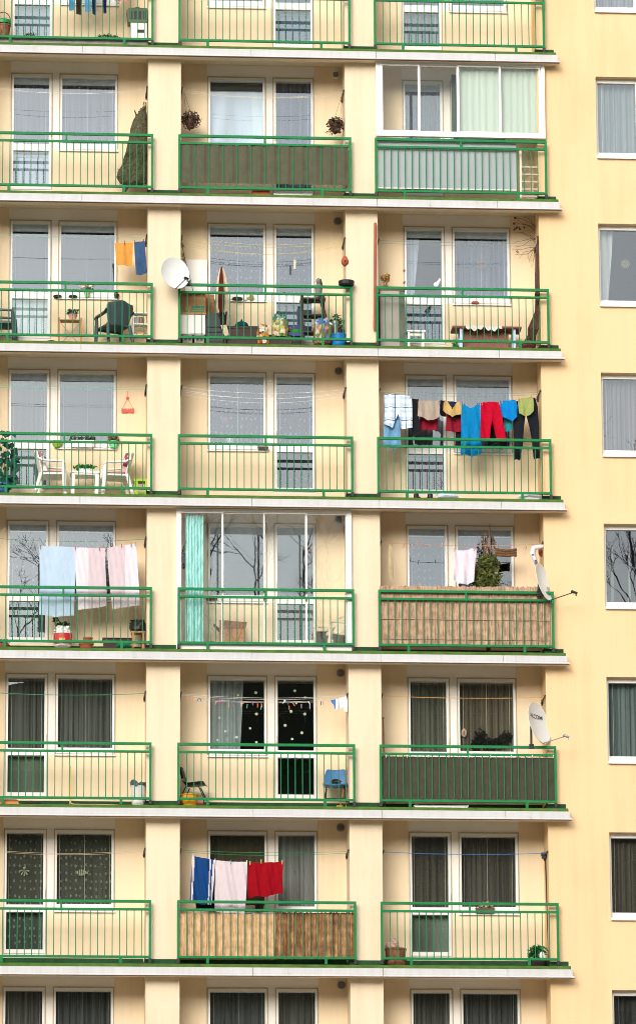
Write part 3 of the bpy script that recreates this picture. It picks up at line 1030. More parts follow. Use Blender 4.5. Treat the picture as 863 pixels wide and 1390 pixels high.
def dish(label, c, wd, ht, nrm, feed, mount, text=None):
    """satellite dish: bowl, arm, receiver head, bracket"""
    c = Vector(c); t = thing('satellite_dish', label, 'satellite dish', mount)
    nrm = Vector(nrm).normalized(); side = nrm.cross(Vector((0, 0, 1))).normalized(); up = side.cross(nrm)
    vs, fs = [], []; nr, na = 8, 36
    for o in (0, -.008):
        for j in range(nr+1):
            q = j/nr
            for k in range(na):
                a = 2*PI*k/na
                vs.append(c+side*(wd/2*q*math.cos(a))+up*(ht/2*q*math.sin(a))+nrm*(.07*(q*q-1)+o))
    L = (nr+1)*na
    for j in range(nr):
        for k in range(na):
            q = (k+1) % na; a, b_, c_, d = j*na+k, j*na+q, (j+1)*na+q, (j+1)*na+k
            fs += [(a, d, c_, b_), (L+a, L+b_, L+c_, L+d)]
    for k in range(na):
        q = (k+1) % na; a = nr*na
        fs.append((a+k, L+a+k, L+a+q, a+q))
    mb = MB(); mb.add(vs, fs); part('reflector', mb, M['dish'], t, smooth=False)
    bot = c-up*(ht/2)-nrm*.01; feed = Vector(feed)
    mb = MB(); mb.tube([bot-nrm*.04+up*.04, bot, feed], .009, 6); part('arm', mb, M['steel'] if text else M['black'], t)
    d = (c-up*.05-feed).normalized()
    mb = MB(); mb.tube([feed-d*.06, feed-d*.02, feed+d*.02, feed+d*.05], [.022, .022, .028, .03], 10)
    mb.tube([feed-d*.04, feed-d*.04+Vector((0, 0, -.06))], .012, 6); part('receiver', mb, M['steel'] if text else M['black'], t)
    mount = Vector(mount); bk = c-nrm*.09
    mb = MB(); mb.tube([mount, Vector((mount.x, mount.y, bk.z)), bk], .02, 8)
    mb.box(mount.x-.04, mount.x+.04, mount.y-.035, mount.y+.03, mount.z-.05, mount.z+.03); part('bracket', mb, M['black'], t)
    if text:
        cu = bpy.data.curves.new('lettering', 'FONT'); cu.body = text; cu.size = .105; cu.align_x = 'CENTER'; cu.align_y = 'CENTER'; cu.offset = .002
        tmp = bpy.data.objects.new('lettering', cu); COL.objects.link(tmp)
        me = bpy.data.meshes.new_from_object(tmp.evaluated_get(bpy.context.evaluated_depsgraph_get()))
        bpy.data.objects.remove(tmp)
        mb = MB(); vv = []
        for v in me.vertices:
            x, y = v.co.x*1.25, v.co.y+ht*.17
            q2 = (x/(wd/2))**2+(y/(ht/2))**2
            vv.append(c-side*x+up*y+nrm*(.07*(q2-1)+.004))
        mb.add(vv, [tuple(p.vertices) for p in me.polygons])
        part('lettering', mb, simple('dark lettering', c3(60, 62, 60), .6), t)
    return t


def screen_sheet(x0, x1, z0, z1, y, ragged, wob, seed, nx_=160, nz=14, weave=None):
    rg = random.Random(seed); vs, fs = [], []
    off = [rg.uniform(-1, 1) for _ in range(nx_+1)]; top = [rg.uniform(0, 1) for _ in range(nx_+1)]
    for j in range(nz+1):
        t = j/nz
        for i in range(nx_+1):
            x = x0+(x1-x0)*i/nx_
            yy = y+wob*off[i]
            z = z0+(z1-z0)*t
            if j == nz:
                z += ragged*top[i]
            if weave:
                yy = weave(x, z, t)
            vs.append((x, yy, z))
    W = nx_+1
    for j in range(nz):
        for i in range(nx_):
            a = j*W+i; fs.append((a, a+1, a+W+1, a+W))
    mb = MB(); mb.add(vs, fs)
    return mb


def crate(label, x0, x1, y0, y1, z0, z1, mat, cat='crate', name='crate', slots=3):
    t = thing(name, label, cat, ((x0+x1)/2, (y0+y1)/2, z0))
    mb = MB(); th = .012
    mb.box(x0, x1, y0, y1, z0, z0+th)
    for a, b_, c_, d in ((x0, x1, y0, y0+th), (x0, x1, y1-th, y1), (x0, x0+th, y0+th, y1-th), (x1-th, x1, y0+th, y1-th)):
        mb.box(a, b_, c_, d, z0+th, z1)
    part('body', mb, mat, t)
    mb = MB(); mb.ring(x0-.008, x1+.008, z1-.03, z1, x0+.03, x1-.03, z1-.022, z1-.008, y0-.008, y0-.001); part('rim', mb, mat, t)
    for k in range(slots):
        w_ = (x1-x0)/(slots*2+1)
        mb = MB(); a = x0+w_*(2*k+1); mb.box(a, a+w_, y0-.003, y0-.001, z0+(z1-z0)*.3, z0+(z1-z0)*.65); part('slot', mb, M['black'], t)
    return t


WASH = 'washing hung out on the balconies'
for row, col, lab, rgb, sag in (
        (1, 'L', 'white clothes line with several slack cords above the netted fir tree', (226, 222, 210), .10),
        (1, 'C', 'cream clothes line in front of the window with the pale roller blind', (228, 220, 190), .10),
        (2, 'L', 'pale green clothes line carrying the yellow and the blue cloth', (150, 200, 175), .03),
        (2, 'C', 'yellow clothes line above the clutter of boxes and bags', (214, 200, 110), .16),
        (2, 'R', 'thin grey green clothes line behind the tall climbing vine', (130, 150, 130), .03),
        (3, 'L', 'mint green clothes line above the two white armchairs', (110, 205, 170), .02),
        (3, 'C', 'empty white clothes line in front of the lace curtained windows', (235, 235, 230), .12),
        (3, 'R', 'clothes line loaded with plaid, blue, red and black garments', (120, 170, 150), .05),
        (4, 'L', 'green clothes line bearing the three pale towels', (90, 150, 120), .05),
        (4, 'R', 'thin pinkish clothes line studded with pegs above the bamboo screen', (190, 150, 130), .05),
        (5, 'L', 'dark green clothes line without washing above the white bin', (70, 140, 100), .04),
        (5, 'C', 'white clothes line full of coloured pegs with tiny baby clothes', (220, 215, 205), .08),
        (5, 'R', 'orange clothes line behind the lettered satellite dish', (205, 150, 75), .03),
        (6, 'L', 'beige clothes line in front of the windows with fish ornaments', (205, 185, 150), .07),
        (6, 'C', 'bright green clothes line holding the blue, white and red washing', (40, 150, 90), .05),
        (6, 'R', 'blue clothes line ending at the upturned mop', (50, 110, 170), .03)):
    clothes_line(row, col, lab, rgb, sag=sag)

# ------------------------------------------------------------------ row cut by the top edge
t = thing('wicker_basket', 'brown wicker basket with a green band and hoop handle at the top left corner', 'basket', foot(4, 0, .5))
c = foot(4, 0, .5)
mb = MB(); mb.lathe(c, [(.10, 0), (.13, .30), (.14, .30), (.14, .33), (.12, .33)], 16); part('body', mb, reed_mat('wicker weave', c3(86, 52, 36), c3(132, 84, 58), c3(168, 118, 84)), t)
mb = MB(); mb.lathe(c, [(.146, .345), (.15, .40), (.135, .42), (.13, .345)], 16); part('band', mb, plastic('bright green band', (20, 140, 70)), t)
mb = MB(); mb.tube([c+Vector((.13*math.cos(a), 0, .42+.16*math.sin(a))) for a in [PI*k/10 for k in range(11)]], .009, 6); part('handle', mb, M['wood'], t)
x0, x1, z0, z1 = R(31, 38, 51, 47, .40)
t = thing('seed_tray', 'flat reddish brown tray of dry plants behind the top left door railing', 'planter', ((x0+x1)/2, .40, fz(0)))
mb = MB(); mb.box(x0, x1, .33, .47, fz(0), fz(0)+.08, tx=.1); part('box', mb, simple('brown clay', c3(128, 76, 56), .9), t)
mb = MB(); mb.leaves(((x0+x1)/2, .40, fz(0)+.12), (x1-x0)*.45, .06, .06, 60, .06, 4, .3); part('foliage', mb, M['dryleaf'], t)
c = foot(146, 0, .6); c.z = fz(0)
t = thing('planter', 'low trough of trailing green and dry plants under the hanging jeans', 'planter', c)
mb = MB(); mb.box(c.x-.2, c.x+.2, .52, .68, c.z, c.z+.12, tx=.08); part('box', mb, M['clay'], t)
mb = MB(); mb.leaves(c+Vector((0, 0, .17)), .22, .09, .06, 130, .07, 5, .4); part('foliage', mb, M['leaf'], t)
mb = MB(); mb.leaves(c+Vector((-.05, -.02, .17)), .2, .08, .05, 50, .06, 6, .3); part('dry_foliage', mb, M['dryleaf'], t)
x0, x1, z0, z1 = R(177, 32, 199, 50, .5)
t = thing('cabinet', 'small white cabinet under the green pet carrier at the top', 'cabinet', ((x0+x1)/2, .5, fz(0)))
mb = MB(); mb.box(x0, x1, .40, .68, fz(0), z1); part('body', mb, M['white'], t)
mb = MB(); mb.box(x0+.02, x1-.02, .392, .399, fz(0)+.02, z1-.02); part('door', mb, M['white'], t)
mb = MB(); mb.box(x0+.12, x1-.04, .386, .3915, z0+.05, z0+.11); part('vent', mb, M['black'], t)
mb = MB(); mb.box(x1+.002, x1+.05, .42, .68, fz(0), z1-.01); part('side_panel', mb, M['black'], t)
xa, xb, za, zb = R(172, 12, 201, 31, .5)
t = thing('pet_carrier', 'dark green slatted pet carrier standing on a small white cabinet', 'pet carrier', ((xa+xb)/2, .5, z1))
gm = plastic('olive green plastic', (62, 88, 44))
mb = MB(); mb.box(xa, xb, .38, .66, z1+.001, zb-.04, tx=.12); mb.box(xa+.03, xb-.03, .40, .64, zb-.039, zb, tx=-.1); part('shell', mb, gm, t)
for k in range(4):
    mb = MB(); q = xa+.05+k*(xb-xa-.1)/3.6; mb.box(q, q+.05, .366, .376, z1+.06, zb-.07); part('slot', mb, M['black'], t)
mb = MB(); mb.tube([((xa+xb)/2+.07*math.cos(a), .52, zb+.05*math.sin(a)) for a in [PI*k/8 for k in range(9)]], .01, 6); part('handle', mb, gm, t)

JEANS = 'trousers hanging at the top edge'
for x0, x1, yb, rgb, lab, Y in ((92, 100.5, 13.5, (88, 160, 205), 'light blue trouser leg hanging leftmost at the top edge', .42), (101.5, 110.5, 19, (66, 52, 50), 'dark brown trousers hanging between two light blue legs', .40),
                               (113.5, 123, 15.5, (95, 165, 208), 'light blue trousers hanging between brown and navy ones', .44), (123.5, 130.5, 19.2, (28, 44, 84), 'navy trousers hanging beside the light blue ones at the top', .40),
                               (138.5, 144.5, 17.5, (24, 40, 74), 'narrow navy trousers hanging alone right of the others', .42)):
    garment('trousers', lab, 'trousers', [(x0-1, -86), (x1+1, -86), (x1, yb), (x0+2, yb-.5)], Y, cloth('trousers %d %d %d' % rgb, rgb), WASH, seed=int(x0))
garment('blouse', 'pink and white patterned cloth hanging at the top beside navy trousers', 'cloth', [(149, -86), (174, -86), (175, 0), (166, 3), (158, 3), (156, 7), (149, 7)], .4,
        [cloth('pink cloth', (214, 160, 140)), cloth('white cloth', (230, 225, 220))], WASH, fn=lambda u, v: 1 if u < .28 or (v > .93 and u < .6) else 0, seed=9)

# ------------------------------------------------------------------ second row, left: netted fir
netm, nt_, b_ = nodes_of('netted fir')
v_ = coords(nt_); f_ = noise(nt_, v_, 26, 5, .7)
wv = N(nt_, 'ShaderNodeTexVoronoi'); wv.feature = 'DISTANCE_TO_EDGE'; wv.inputs['Scale'].default_value = 34
nt_.links.new(coords(nt_, (1, 1, .6)), wv.inputs['Vector'])
cc = ramp(nt_, f_, [(.3, c3(34, 36, 24)), (.52, c3(66, 66, 42)), (.7, c3(96, 92, 62))])
mx = N(nt_, 'ShaderNodeMixRGB'); mx.inputs['Color2'].default_value = c3(112, 108, 84)
nt_.links.new(ramp(nt_, wv.outputs['Distance'], [(.02, (.6, .6, .6, 1)), (.06, (0, 0, 0, 1))]), mx.inputs['Fac'])
nt_.links.new(cc, mx.inputs['Color1']); nt_.links.new(mx.outputs[0], b_.inputs['Base Color'])
b_.inputs['Roughness'].default_value = .95
YT = .58
secs = [(252, 171, 190, .07), (248, 163, 199, .12), (240, 158.5, 200.3, .15), (232, 159.3, 200.5, .155), (224, 165, 200.5, .14), (212, 169.5, 200.5, .125), (200, 171.8, 200.5, .115), (186, 175.5, 200.5, .10), (174, 177.5, 200, .09), (162, 181.5, 199.5, .07), (152, 188, 199, .045), (144, 194, 198.5, .015)]
vs, fs = [], []; rg = random.Random(3); n = 20
for (py, a, b, ry) in secs:
    p, q = at(a, py, YT), at(b, py, YT); cx_ = (p.x+q.x)/2; rx = (q.x-p.x)/2
    for k in range(n):
        th = 2*PI*k/n; w_ = 1+rg.uniform(-.10, .07)
        vs.append((cx_+rx*w_*math.cos(th), YT+ry*w_*math.sin(th), p.z))
for j in range(len(secs)-1):
    for k in range(n):
        q = (k+1) % n; fs.append((j*n+k, j*n+q, (j+1)*n+q, (j+1)*n+k))
base = foot(166, 1, YT)
t = thing('fir_tree', 'dark fir tree bundled in netting leaning in the balcony corner', 'fir tree', base)
mb = MB(); mb.add(vs, fs); part('bundle', mb, netm, t)
mb = MB()
for (py, a, b, ry) in secs[1:]:
    p, q = at(a, py, YT), at(b, py, YT)
    mb.leaves(((p.x+q.x)/2, YT, p.z), (q.x-p.x)/2*1.04, ry*1.05, .09, 110, .06, int(py), .14, up=1.2, shell=.93)
for px, py in ((182.5, 149), (184, 156), (188, 150), (191.5, 152), (195, 147), (181, 163), (180, 171)):
    p = at(px, py, YT); q = at(px+5, py+16, YT)
    mb.tube([q, q.lerp(p, .5)+Vector((.015, 0, -.01)), p], [.022, .018, .009], 6)
part('needles', mb, simple('fir needles', c3(54, 60, 34), .8, .4, 20), t)
t = thing('tree_stand', 'small red pot holding the netted fir tree upright', 'pot', base)
mb = MB(); mb.lathe(base, [(.075, 0), (.095, .10), (.10, .11), (.10, .125), (.085, .125)], 16); part('pot', mb, plastic('red pot', (196, 50, 54)), t)
mb = MB(); mb.tube([base+Vector((0, 0, .10)), at(176, 248, YT)], .03, 8); part('trunk', mb, M['twig'], t)

# second row, middle: hanging pots, fabric screen
for px0, px1, py0, py1, hx, hy, lab, sd in ((247, 270, 152, 176, 248, 124, 'dry brown plant hanging left of the roller blind window', 1), (446, 466, 160, 181, 466, 126, 'dry brown plant in a hanging pot at the right side of the blind', 2)):
    Y = .5; p, q = at(px0, py0, Y), at(px1, py1, Y); c = (p+q)/2
    t = thing('hanging_plant', lab, 'hanging plant', (c.x, Y, q.z), 'hanging pots with withered plants')
    mb = MB(); mb.lathe((c.x, Y, q.z+.03), [(.06, 0), (.10, .10), (.11, .12), (.09, .12)], 14); part('pot', mb, simple('rusty pot', c3(74, 42, 36), .8), t)
    mb = MB(); mb.leaves((c.x, Y, c.z+.02), (q.x-p.x)*.62, .14, (p.z-q.z)*.56, 420, .065, sd, .5); mb.leaves((c.x+(.10 if sd == 1 else -.08), Y, c.z+.06 if sd == 1 else q.z+.02), .13, .08, .05, 40, .05, sd+9, .4); part('foliage', mb, M['dryleaf'], t)
    h = at(hx, hy, Y); mb = MB()
    for dx in (-.07, .07):
        mb.tube([(c.x+dx, Y, q.z+.14), (h.x+(.02 if sd == 1 else -.02), Y, h.z)], .0035, 4)
    part('cord', mb, M['twig'], t)
x0, x1, z0, z1 = R(244.5, 196, 473, 251, RY)
x_l = RX['C']


def NZ(a, b):
    return noise_fn(Vector((a, b, 0)))


def weave(x, z, t):
    s = (x-x_l-.04)/((RWID-.08)/24)
    return RY+.0098*math.tanh(2.2*math.cos(PI*s))+.0045*NZ(x*5, z*7)+.003*NZ(x*16+9, z*22)


fab = simple('grey green shade cloth', c3(82, 81, 62), .9, .16, 9, .35, 34, (1, 1, .6))
solo('shade_screen', screen_sheet(x0, x1, z0, z1, RY, .012, 0, 4, 200, 16, weave), fab, 'wrinkled grey green shade cloth woven through the railing under hanging plants', 'shade screen', 'cloth screens tied to the railings')
c = foot(354, 1, .26); c.z = fz(1)
t = thing('flower_box', 'terracotta trough standing below the grey green shade cloth', 'planter', c)
mb = MB(); mb.box(c.x-.16, c.x+.16, .19, .34, c.z, c.z+.12, tx=.06); part('box', mb, M['clay'], t)
mb = MB(); mb.box(c.x-.15, c.x+.15, .20, .33, c.z+.1205, c.z+.128); part('soil', mb, M['soil'], t)
c = foot(397, 1, .26)
t = thing('tray', 'flat white tray on the floor right of the terracotta trough', 'tray', c)
mb = MB(); mb.box(c.x-.34, c.x+.34, .19, .36, c.z, c.z+.05, tx=.05); part('base', mb, M['white'], t)
mb = MB(); mb.ring(c.x-.35, c.x+.35, c.z+.051, c.z+.065, c.x-.33, c.x+.33, c.z+.054, c.z+.062, .18, .37); part('rim', mb, M['white'], t)

# second row, right: sliding glazing
Y = .16
x0, x1, z0, z1 = R(509.5, 81.5, 740, 188, Y)
t = thing('balcony_glazing', 'white framed sliding glazing closing the balcony above a grey panel', 'balcony glazing', ((x0+x1)/2, Y, z0), 'white balcony glazings')
mb = MB(); mb.ring(x0, x1, z0, z1, x0+.09, x1-.07, z0+.075, z1-.06, Y-.03, Y+.05); part('frame', mb, M['frame'], t)
edges = [518, 568.5, 622, 678.5, 733]
for k in range(4):
    a = at(edges[k], 140, Y).x; b = at(edges[k+1], 140, Y).x
    sx = .035 if k != 1 else .05
    a_, b__ = max(a-.02, x0+.092), min(b+.02, x1-.072)
    yy = Y-.012 if k % 2 == 0 else Y+.022
    mb = MB(); mb.ring(a_, b__, z0+.078, z1-.063, a_+sx, b__-sx, z0+.11, z1-.095, yy-.014, yy+.014); s = part('sash', mb, M['frame'], t)
    mb = MB(); mb.add([(a_+sx, yy, z0+.11), (b__-sx, yy, z0+.11), (b__-sx, yy, z1-.095), (a_+sx, yy, z1-.095)], [(0, 1, 2, 3)]); part('pane', mb, M['clear'], s)
gcur = simple('pale green net', c3(206, 222, 208), .9, .10, 1.0, 0, 30, (26, 26, .2), trans=.3)  # vertical tone stripes put the net's fold shading into its colour
xa, xb = at(620, 140, Y+.1).x, x1-.1
t = thing('net_curtain', 'pale green white curtain drawn behind the right half of the glazing', 'curtain', ((xa+xb)/2, Y+.12, z0+.02))
vs, fs = [], []; n = 150
for j in (0, 1):
    for i in range(n+1):
        x = xa+(xb-xa)*i/n; vs.append((x, Y+.12+.022*math.sin(x*48+1.5*math.sin(x*7))*.35, z0+.03+(z1-z0-.08)*j))
mb = MB(); mb.add(vs, [(i, i+1, n+2+i, n+1+i) for i in range(n)]); part('cloth', mb, gcur, t, smooth=True)
mb = MB(); mb.tube([(x0+.05, Y+.12, z1-.04), (x1-.05, Y+.12, z1-.04)], .01, 6); part('rail', mb, M['white'], t)
xa, xb, za, zb = R(612.5, 100, 621, 183, .7)
mb = MB()
mb.box(xa, xb, .72, .74, za, zb); mb.box(xa, xb, .70, .719, za+.02, za+.05); mb.box(xa, xb, .70, .719, zb-.05, zb-.02)
solo('shutter', mb, simple('dark green shutter', c3(58, 78, 68), .7), 'narrow dark green shutter standing inside the white glazed balcony', 'shutter')
xa, xb, za, zb = R(512, 196, 701, 257, RY+.06)
t = thing('privacy_panel', 'translucent grey panel behind the railing of the glazed balcony at right', 'panel', ((xa+xb)/2, RY+.06, za))
mb = MB(); n = 60; vs = []
for j in (0, 1):
    for i in range(n+1):
        vs.append((xa+(xb-xa)*i/n, RY+.06+.0015*math.sin(i*.9), za+(zb-za+.10)*j))
mb.add(vs, [(i, i+1, n+2+i, n+1+i) for i in range(n)]); part('sheet', mb, simple('grey frosted sheet', c3(182, 192, 194), .9, .05, 1.2, 0, 9, trans=.3, spec=.05), t)
mb = MB(); mb.box(xa, xb, RY+.05, RY+.075, za-.02, za-.001); part('bottom_edge', mb, M['frame'], t)
xa, xb, za, zb = R(703, 197, 735, 257, RY+.07)
t = thing('folding_rack', 'cream folded rack beside the grey panel at the balcony end', 'rack', ((xa+xb)/2, .3, fz(1)))
mb = MB(); mb.ring(xa+.03, xb-.01, fz(1), zb-.02, xa+.07, xb-.05, fz(1)+.05, zb-.07, .28, .31); part('frame', mb, plastic('cream rack', (226, 214, 192)), t)
for k in range(5):
    z = fz(1)+.1+k*.14
    mb = MB(); mb.box(xa+.07, xb-.05, .285, .305, z, z+.03); part('bar', mb, plastic('grey rack bar', (186, 172, 156)), t)
# ------------------------------------------------------------------ third row, left: dark armchairs
dk = plastic('dark slate plastic', (60, 76, 80), .5)
G = 'dark moulded garden chairs'
armchair('dark slate armchair cut by the left edge beside a white door', Vector((fx(2, 2, .56), .56, fz(2))), math.radians(85), dk, G)
armchair('dark slate armchair turned away with a small cactus above it', Vector((fx(155, 2, .52), .52, fz(2))), math.radians(205), dk, G, s=.96)
garment('towel', 'yellow orange cloth hanging beside a blue one above a dark armchair', 'cloth', [(156, 329.5), (180.5, 329), (179.5, 361), (158, 359)], .32, cloth('orange cloth', (216, 152, 72)), WASH, seed=2, back=.8)
garment('trousers', 'folded blue denim garment hanging beside the yellow cloth', 'garment', [(182, 328.5), (196.5, 326.5), (199.5, 370), (190, 373.5), (184.5, 373), (183, 350)], .32, cloth('blue denim', (62, 90, 126), .35), WASH, seed=3)
for px, py in ((169, 328), (183, 327.5), (195, 326)):
    peg(px, py, .31, (90, 70, 60), 'brown clothes peg on the yellow or blue cloth', 'brown pegs of the yellow and blue cloth')
c = at(158, 407, .905); c.z = zr(2)+1.122
plant('tiny round cactus in a black pot on the sill above the dark armchair', c, .045, .07, M['black'], .05, .035, 60, .035, M['leaf'], 3)
c = at(118, 410, .905); c.z = zr(2)+1.122
t = plant('white flowering plant in a green pot on a window sill', c, .05, .09, plastic('pale green pot', (150, 190, 140)), .11, .07, 70, .05, M['leaf'], 4, 'flower', lift=.9)
mb = MB(); mb.leaves(c+Vector((0, -.03, .2)), .16, .06, .05, 60, .055, 14, .8); part('blossom', mb, cloth('white petals', (236, 226, 214)), t)
x0, x1, z0, z1 = R(79, 432, 111, 465, .6)
t = thing('plant_stand', 'low wooden trellis stand holding a trailing green plant', 'plant stand', ((x0+x1)/2, .6, fz(2)))
for x in (x0, x1-.03):
    for y in (.52, .68):
        mb = MB(); mb.box(x, x+.03, y, y+.03, fz(2), z1); part('leg', mb, M['tan'], t)
for k, (a, b) in enumerate((((x0+.03, fz(2)+.05), (x1-.03, z1-.08)), ((x0+.03, z1-.08), (x1-.03, fz(2)+.05)))):
    mb = MB(); mb.tube([(a[0], .53+.012*k, a[1]), (b[0], .53+.012*k, b[1])], .009, 5); part('brace', mb, simple('pink wood', c3(196, 150, 130), .8), t)
mb = MB(); mb.box(x0+.031, x1-.031, .52, .71, fz(2)+.03, fz(2)+.045); part('shelf', mb, M['tan'], t)
mb = MB(); mb.box(x0+.031, x1-.031, .52, .71, z1-.05, z1-.035); part('shelf', mb, M['tan'], t)
c = at(99, 436, .6); c.z = z1-.034
t = plant('bushy green plant in a pink pot on the trellis stand', c, .075, .11, simple('pink pot', c3(206, 150, 140), .7), .13, .06, 140, .055, M['deepleaf'], 8, lift=.8)
x0, x1, z0, z1 = R(180, 424, 202, 466, .55)
t = thing('shelf_unit', 'small white three tier shelf beside the dark armchair', 'shelf', ((x0+x1)/2, .55, fz(2)))
for x in (x0, x1-.02):
    for y in (.48, .66):
        mb = MB(); mb.box(x, x+.02, y, y+.02, fz(2), z1); part('post', mb, M['steel'], t)
for k in range(4):
    z = fz(2)+.03+k*(z1-fz(2)-.06)/3
    mb = MB(); mb.box(x0+.021, x1-.021, .482, .678, z, z+.02); part('shelf', mb, M['white'], t)
for k, (rgb, nm, dx) in enumerate((((150, 150, 150), 'grey tin', .08), ((120, 80, 60), 'brown tin', .16))):
    mb = MB(); z = fz(2)+.03+2*(z1-fz(2)-.06)/3+.021
    mb.lathe((x0+dx, .57, z), [(.05, 0), (.05, .12), (.046, .13)], 12); solo('tin', mb, plastic(nm, rgb), nm+' on the middle tier of the white shelf', 'tin')
mb = MB(); z = fz(2)+.03+(z1-fz(2)-.06)/3+.021
for k in range(4):
    mb.blob((x0+.07+.04*k, .56, z+.03), .035, .035, .03, k)
solo('fruit_heap', mb, simple('orange fruit', c3(214, 150, 80), .6), 'small heap of orange fruit on the lower tier of the white shelf', 'fruit')
c = foot(70, 2, .24)
t = thing('shoe', 'dark blue slipper on the floor beside the white door', 'shoe', c)
mb = MB(); mb.blob(c+Vector((0, 0, .03)), .10, .05, .03, 2, .06); part('upper', mb, cloth('navy felt', (30, 36, 56)), t)
mb = MB(); mb.box(c.x-.1, c.x+.1, .20, .28, c.z, c.z+.012); part('sole', mb, M['black'], t)
for px, nm in ((78, 'black'), (99, 'charcoal')):
    c = at(px, 405, .905); c.z = zr(2)+1.122
    mb = MB(); mb.lathe(c, [(.07, 0), (.08, .02), (.075, .03), (.02, .03)], 14); solo('saucer', mb, M['black'], nm+' saucer on the window sill of the armchair balcony' + (' next to the mullion' if px == 78 else ' near the flowers'), 'saucer')

dish('pale round satellite dish in front of a pillar beside clutter', at(238, 370, -.12), .56, .60, (.42, -1, .12), at(253, 377.5, -.5), at(255, 383, .06))

# ------------------------------------------------------------------ third row, middle: clutter
x0, x1, z0, z1 = R(251, 352, 281, 432, .9)
mb = MB(); mb.box(x0, x1, .885, .92, fz(2), z1); mb.box(x0+.03, x1-.03, .878, .8845, fz(2)+.05, z1-.04)
solo('board', mb, M['white'], 'tall white board leaning on the wall behind the cardboard box', 'board')
x0, x1, z0, z1 = R(245, 427.5, 278.5, 455, .5)
t = thing('cabinet', 'square white cabinet under the cardboard box with green print', 'cabinet', ((x0+x1)/2, .5, z0))
zc = z0
mb = MB(); mb.box(x0, x1, .44, .80, z0, z1); part('body', mb, M['white'], t)
mb = MB(); mb.box(x0+.015, x1-.015, .428, .439, z0+.02, z1-.03); part('door', mb, M['white'], t)
mb = MB(); mb.box(x0-.01, x1+.01, .42, .80, z1+.001, z1+.028); part('top', mb, M['tan'], t)
zt = z1+.029
for k, (a, b) in enumerate(((248, 261), (264, 277))):
    xa, xb, za, zb = R(a, 458, b, 466, .46)
    t = thing('concrete_block', ('left' if k == 0 else 'right')+' grey hollow block carrying the white cabinet', 'block', ((xa+xb)/2, .5, fz(2)), 'hollow blocks under the white cabinet')
    mb = MB(); mb.box(xa, xb, .46, .75, fz(2), zc-.002); part('body', mb, M['concrete'], t)
    for kx in (0, 1):
        for kz in (0, 1):
            hh = (zc-fz(2)); mb = MB(); q = xa+.03+kx*(xb-xa)*.42; mb.box(q, q+.045, .452, .4595, fz(2)+hh*(.2+.4*kz), fz(2)+hh*(.42+.4*kz)); part('hole', mb, M['black'], t)
xa, xb, za, zb = R(246, 396, 279, 426, .5)
t = thing('cardboard_box', 'brown cardboard box with green print on the white cabinet', 'box', ((xa+xb)/2, .5, zt))
mb = MB(); mb.box(xa, xb, .44, .78, zt, zb); part('body', mb, M['card'], t)
mb = MB(); mb.box(xa+.01, xb-.2, .60, .63, zb+.001, zb+.012); mb.add([(xa, .44, zb), (xb, .44, zb), (xb, .36, zb-.05), (xa, .36, zb-.05)], [(0, 1, 2, 3)]); part('flap', mb, M['card'], t)
gp = plastic('green print', (40, 120, 92), .7)
mb = MB(); h = zb-zt
mb.box(xa+.16, xb-.02, .4375, .4395, zt+h*.04, zt+h*.09); mb.box(xa+.16, xb-.02, .4375, .4395, zt+h*.13, zt+h*.18); mb.box(xa+.19, xb-.02, .4375, .4395, zt+h*.22, zt+h*.33)
mb.box(xa+.04, xa+.06, .4375, .4395, zt+h*.05, zt+h*.35); mb.box(xa+.061, xa+.12, .4375, .4395, zt+h*.05, zt+h*.11)
part('print', mb, gp, t)
xa, xb, za, zb = R(262, 398, 291, 424, .66)
mb = MB(); mb.box(xa+.12, xb, .70, .86, za-.4, zb); mb.box(xa+.2, xb-.02, .695, .6995, zb-.1, zb-.05)
solo('cardboard_box', mb, simple('dull cardboard', c3(150, 108, 74), .9), 'duller cardboard box behind the printed one beside the folded parasol', 'box', loc=((xa+xb)/2, .78, za-.4))
xa, xb, za, zb = R(279, 426, 302, 466, .6)
t = thing('storage_box', 'black ribbed storage box left of the folded parasol', 'box', ((xa+xb)/2, .6, fz(2)))
mb = MB(); mb.box(xa, xb, .52, .69, fz(2), zb); part('body', mb, plastic('black green plastic', (30, 38, 38)), t)
for k in range(5):
    mb = MB(); z = fz(2)+.06+k*.09; mb.box(xa+.02, xb-.02, .508, .519, z, z+.02); part('rib', mb, M['black'], t)
# folded parasol: panels of cream and maroon around a pole
t = thing('parasol', 'folded cream and maroon parasol standing among the boxes', 'parasol', foot(303, 2, .42))
top = at(301, 364, .42); b0 = foot(306, 2, .42)
mb = MB(); mb.tube([b0, top+Vector((0, 0, .03))], .016, 8); part('pole', mb, M['darkwood'], t)
cm = [cloth('cream canvas', (214, 194, 164)), cloth('maroon canvas', (92, 42, 36))]
mb = MB(); n = 14; vs, fs = [], []
prof = [(364, .03), (370, .06), (384, .10), (402, .125), (414, .13), (424, .085)]
axis = [at(301+(py-364)*.02, py, .42) for py, _ in prof]
for (py, r), a in zip(prof, axis):
    for k in range(n):
        th = 2*PI*k/n; rr = r*(1.0 if k % 2 else .72)
        vs.append((a.x+rr*math.cos(th), .42+rr*.75*math.sin(th), a.z-(.05 if (k % 3 == 0 and py > 400) else 0)))
for j in range(len(prof)-1):
    for k in range(n):
        fs.append((j*n+k, (j+1)*n+k, (j+1)*n+(k+1) % n, j*n+(k+1) % n))
mb.add(vs, fs); mb.mi = [1 if (i % n) in (9, 10, 4) else 0 for i in range(len(fs))]
part('canopy', mb, cm, t)
garment('jacket', 'black and cream cloth hanging limp below the folded parasol', 'cloth', [(296, 410), (309, 412), (307, 440), (311, 455), (305, 456), (299, 440)], .40, [cloth('black cloth', (40, 34, 34)), cloth('cream canvas', (214, 194, 164))], fn=lambda u, v: 1 if v > .68 or (u < .3 and v < .25) else 0, seed=5)
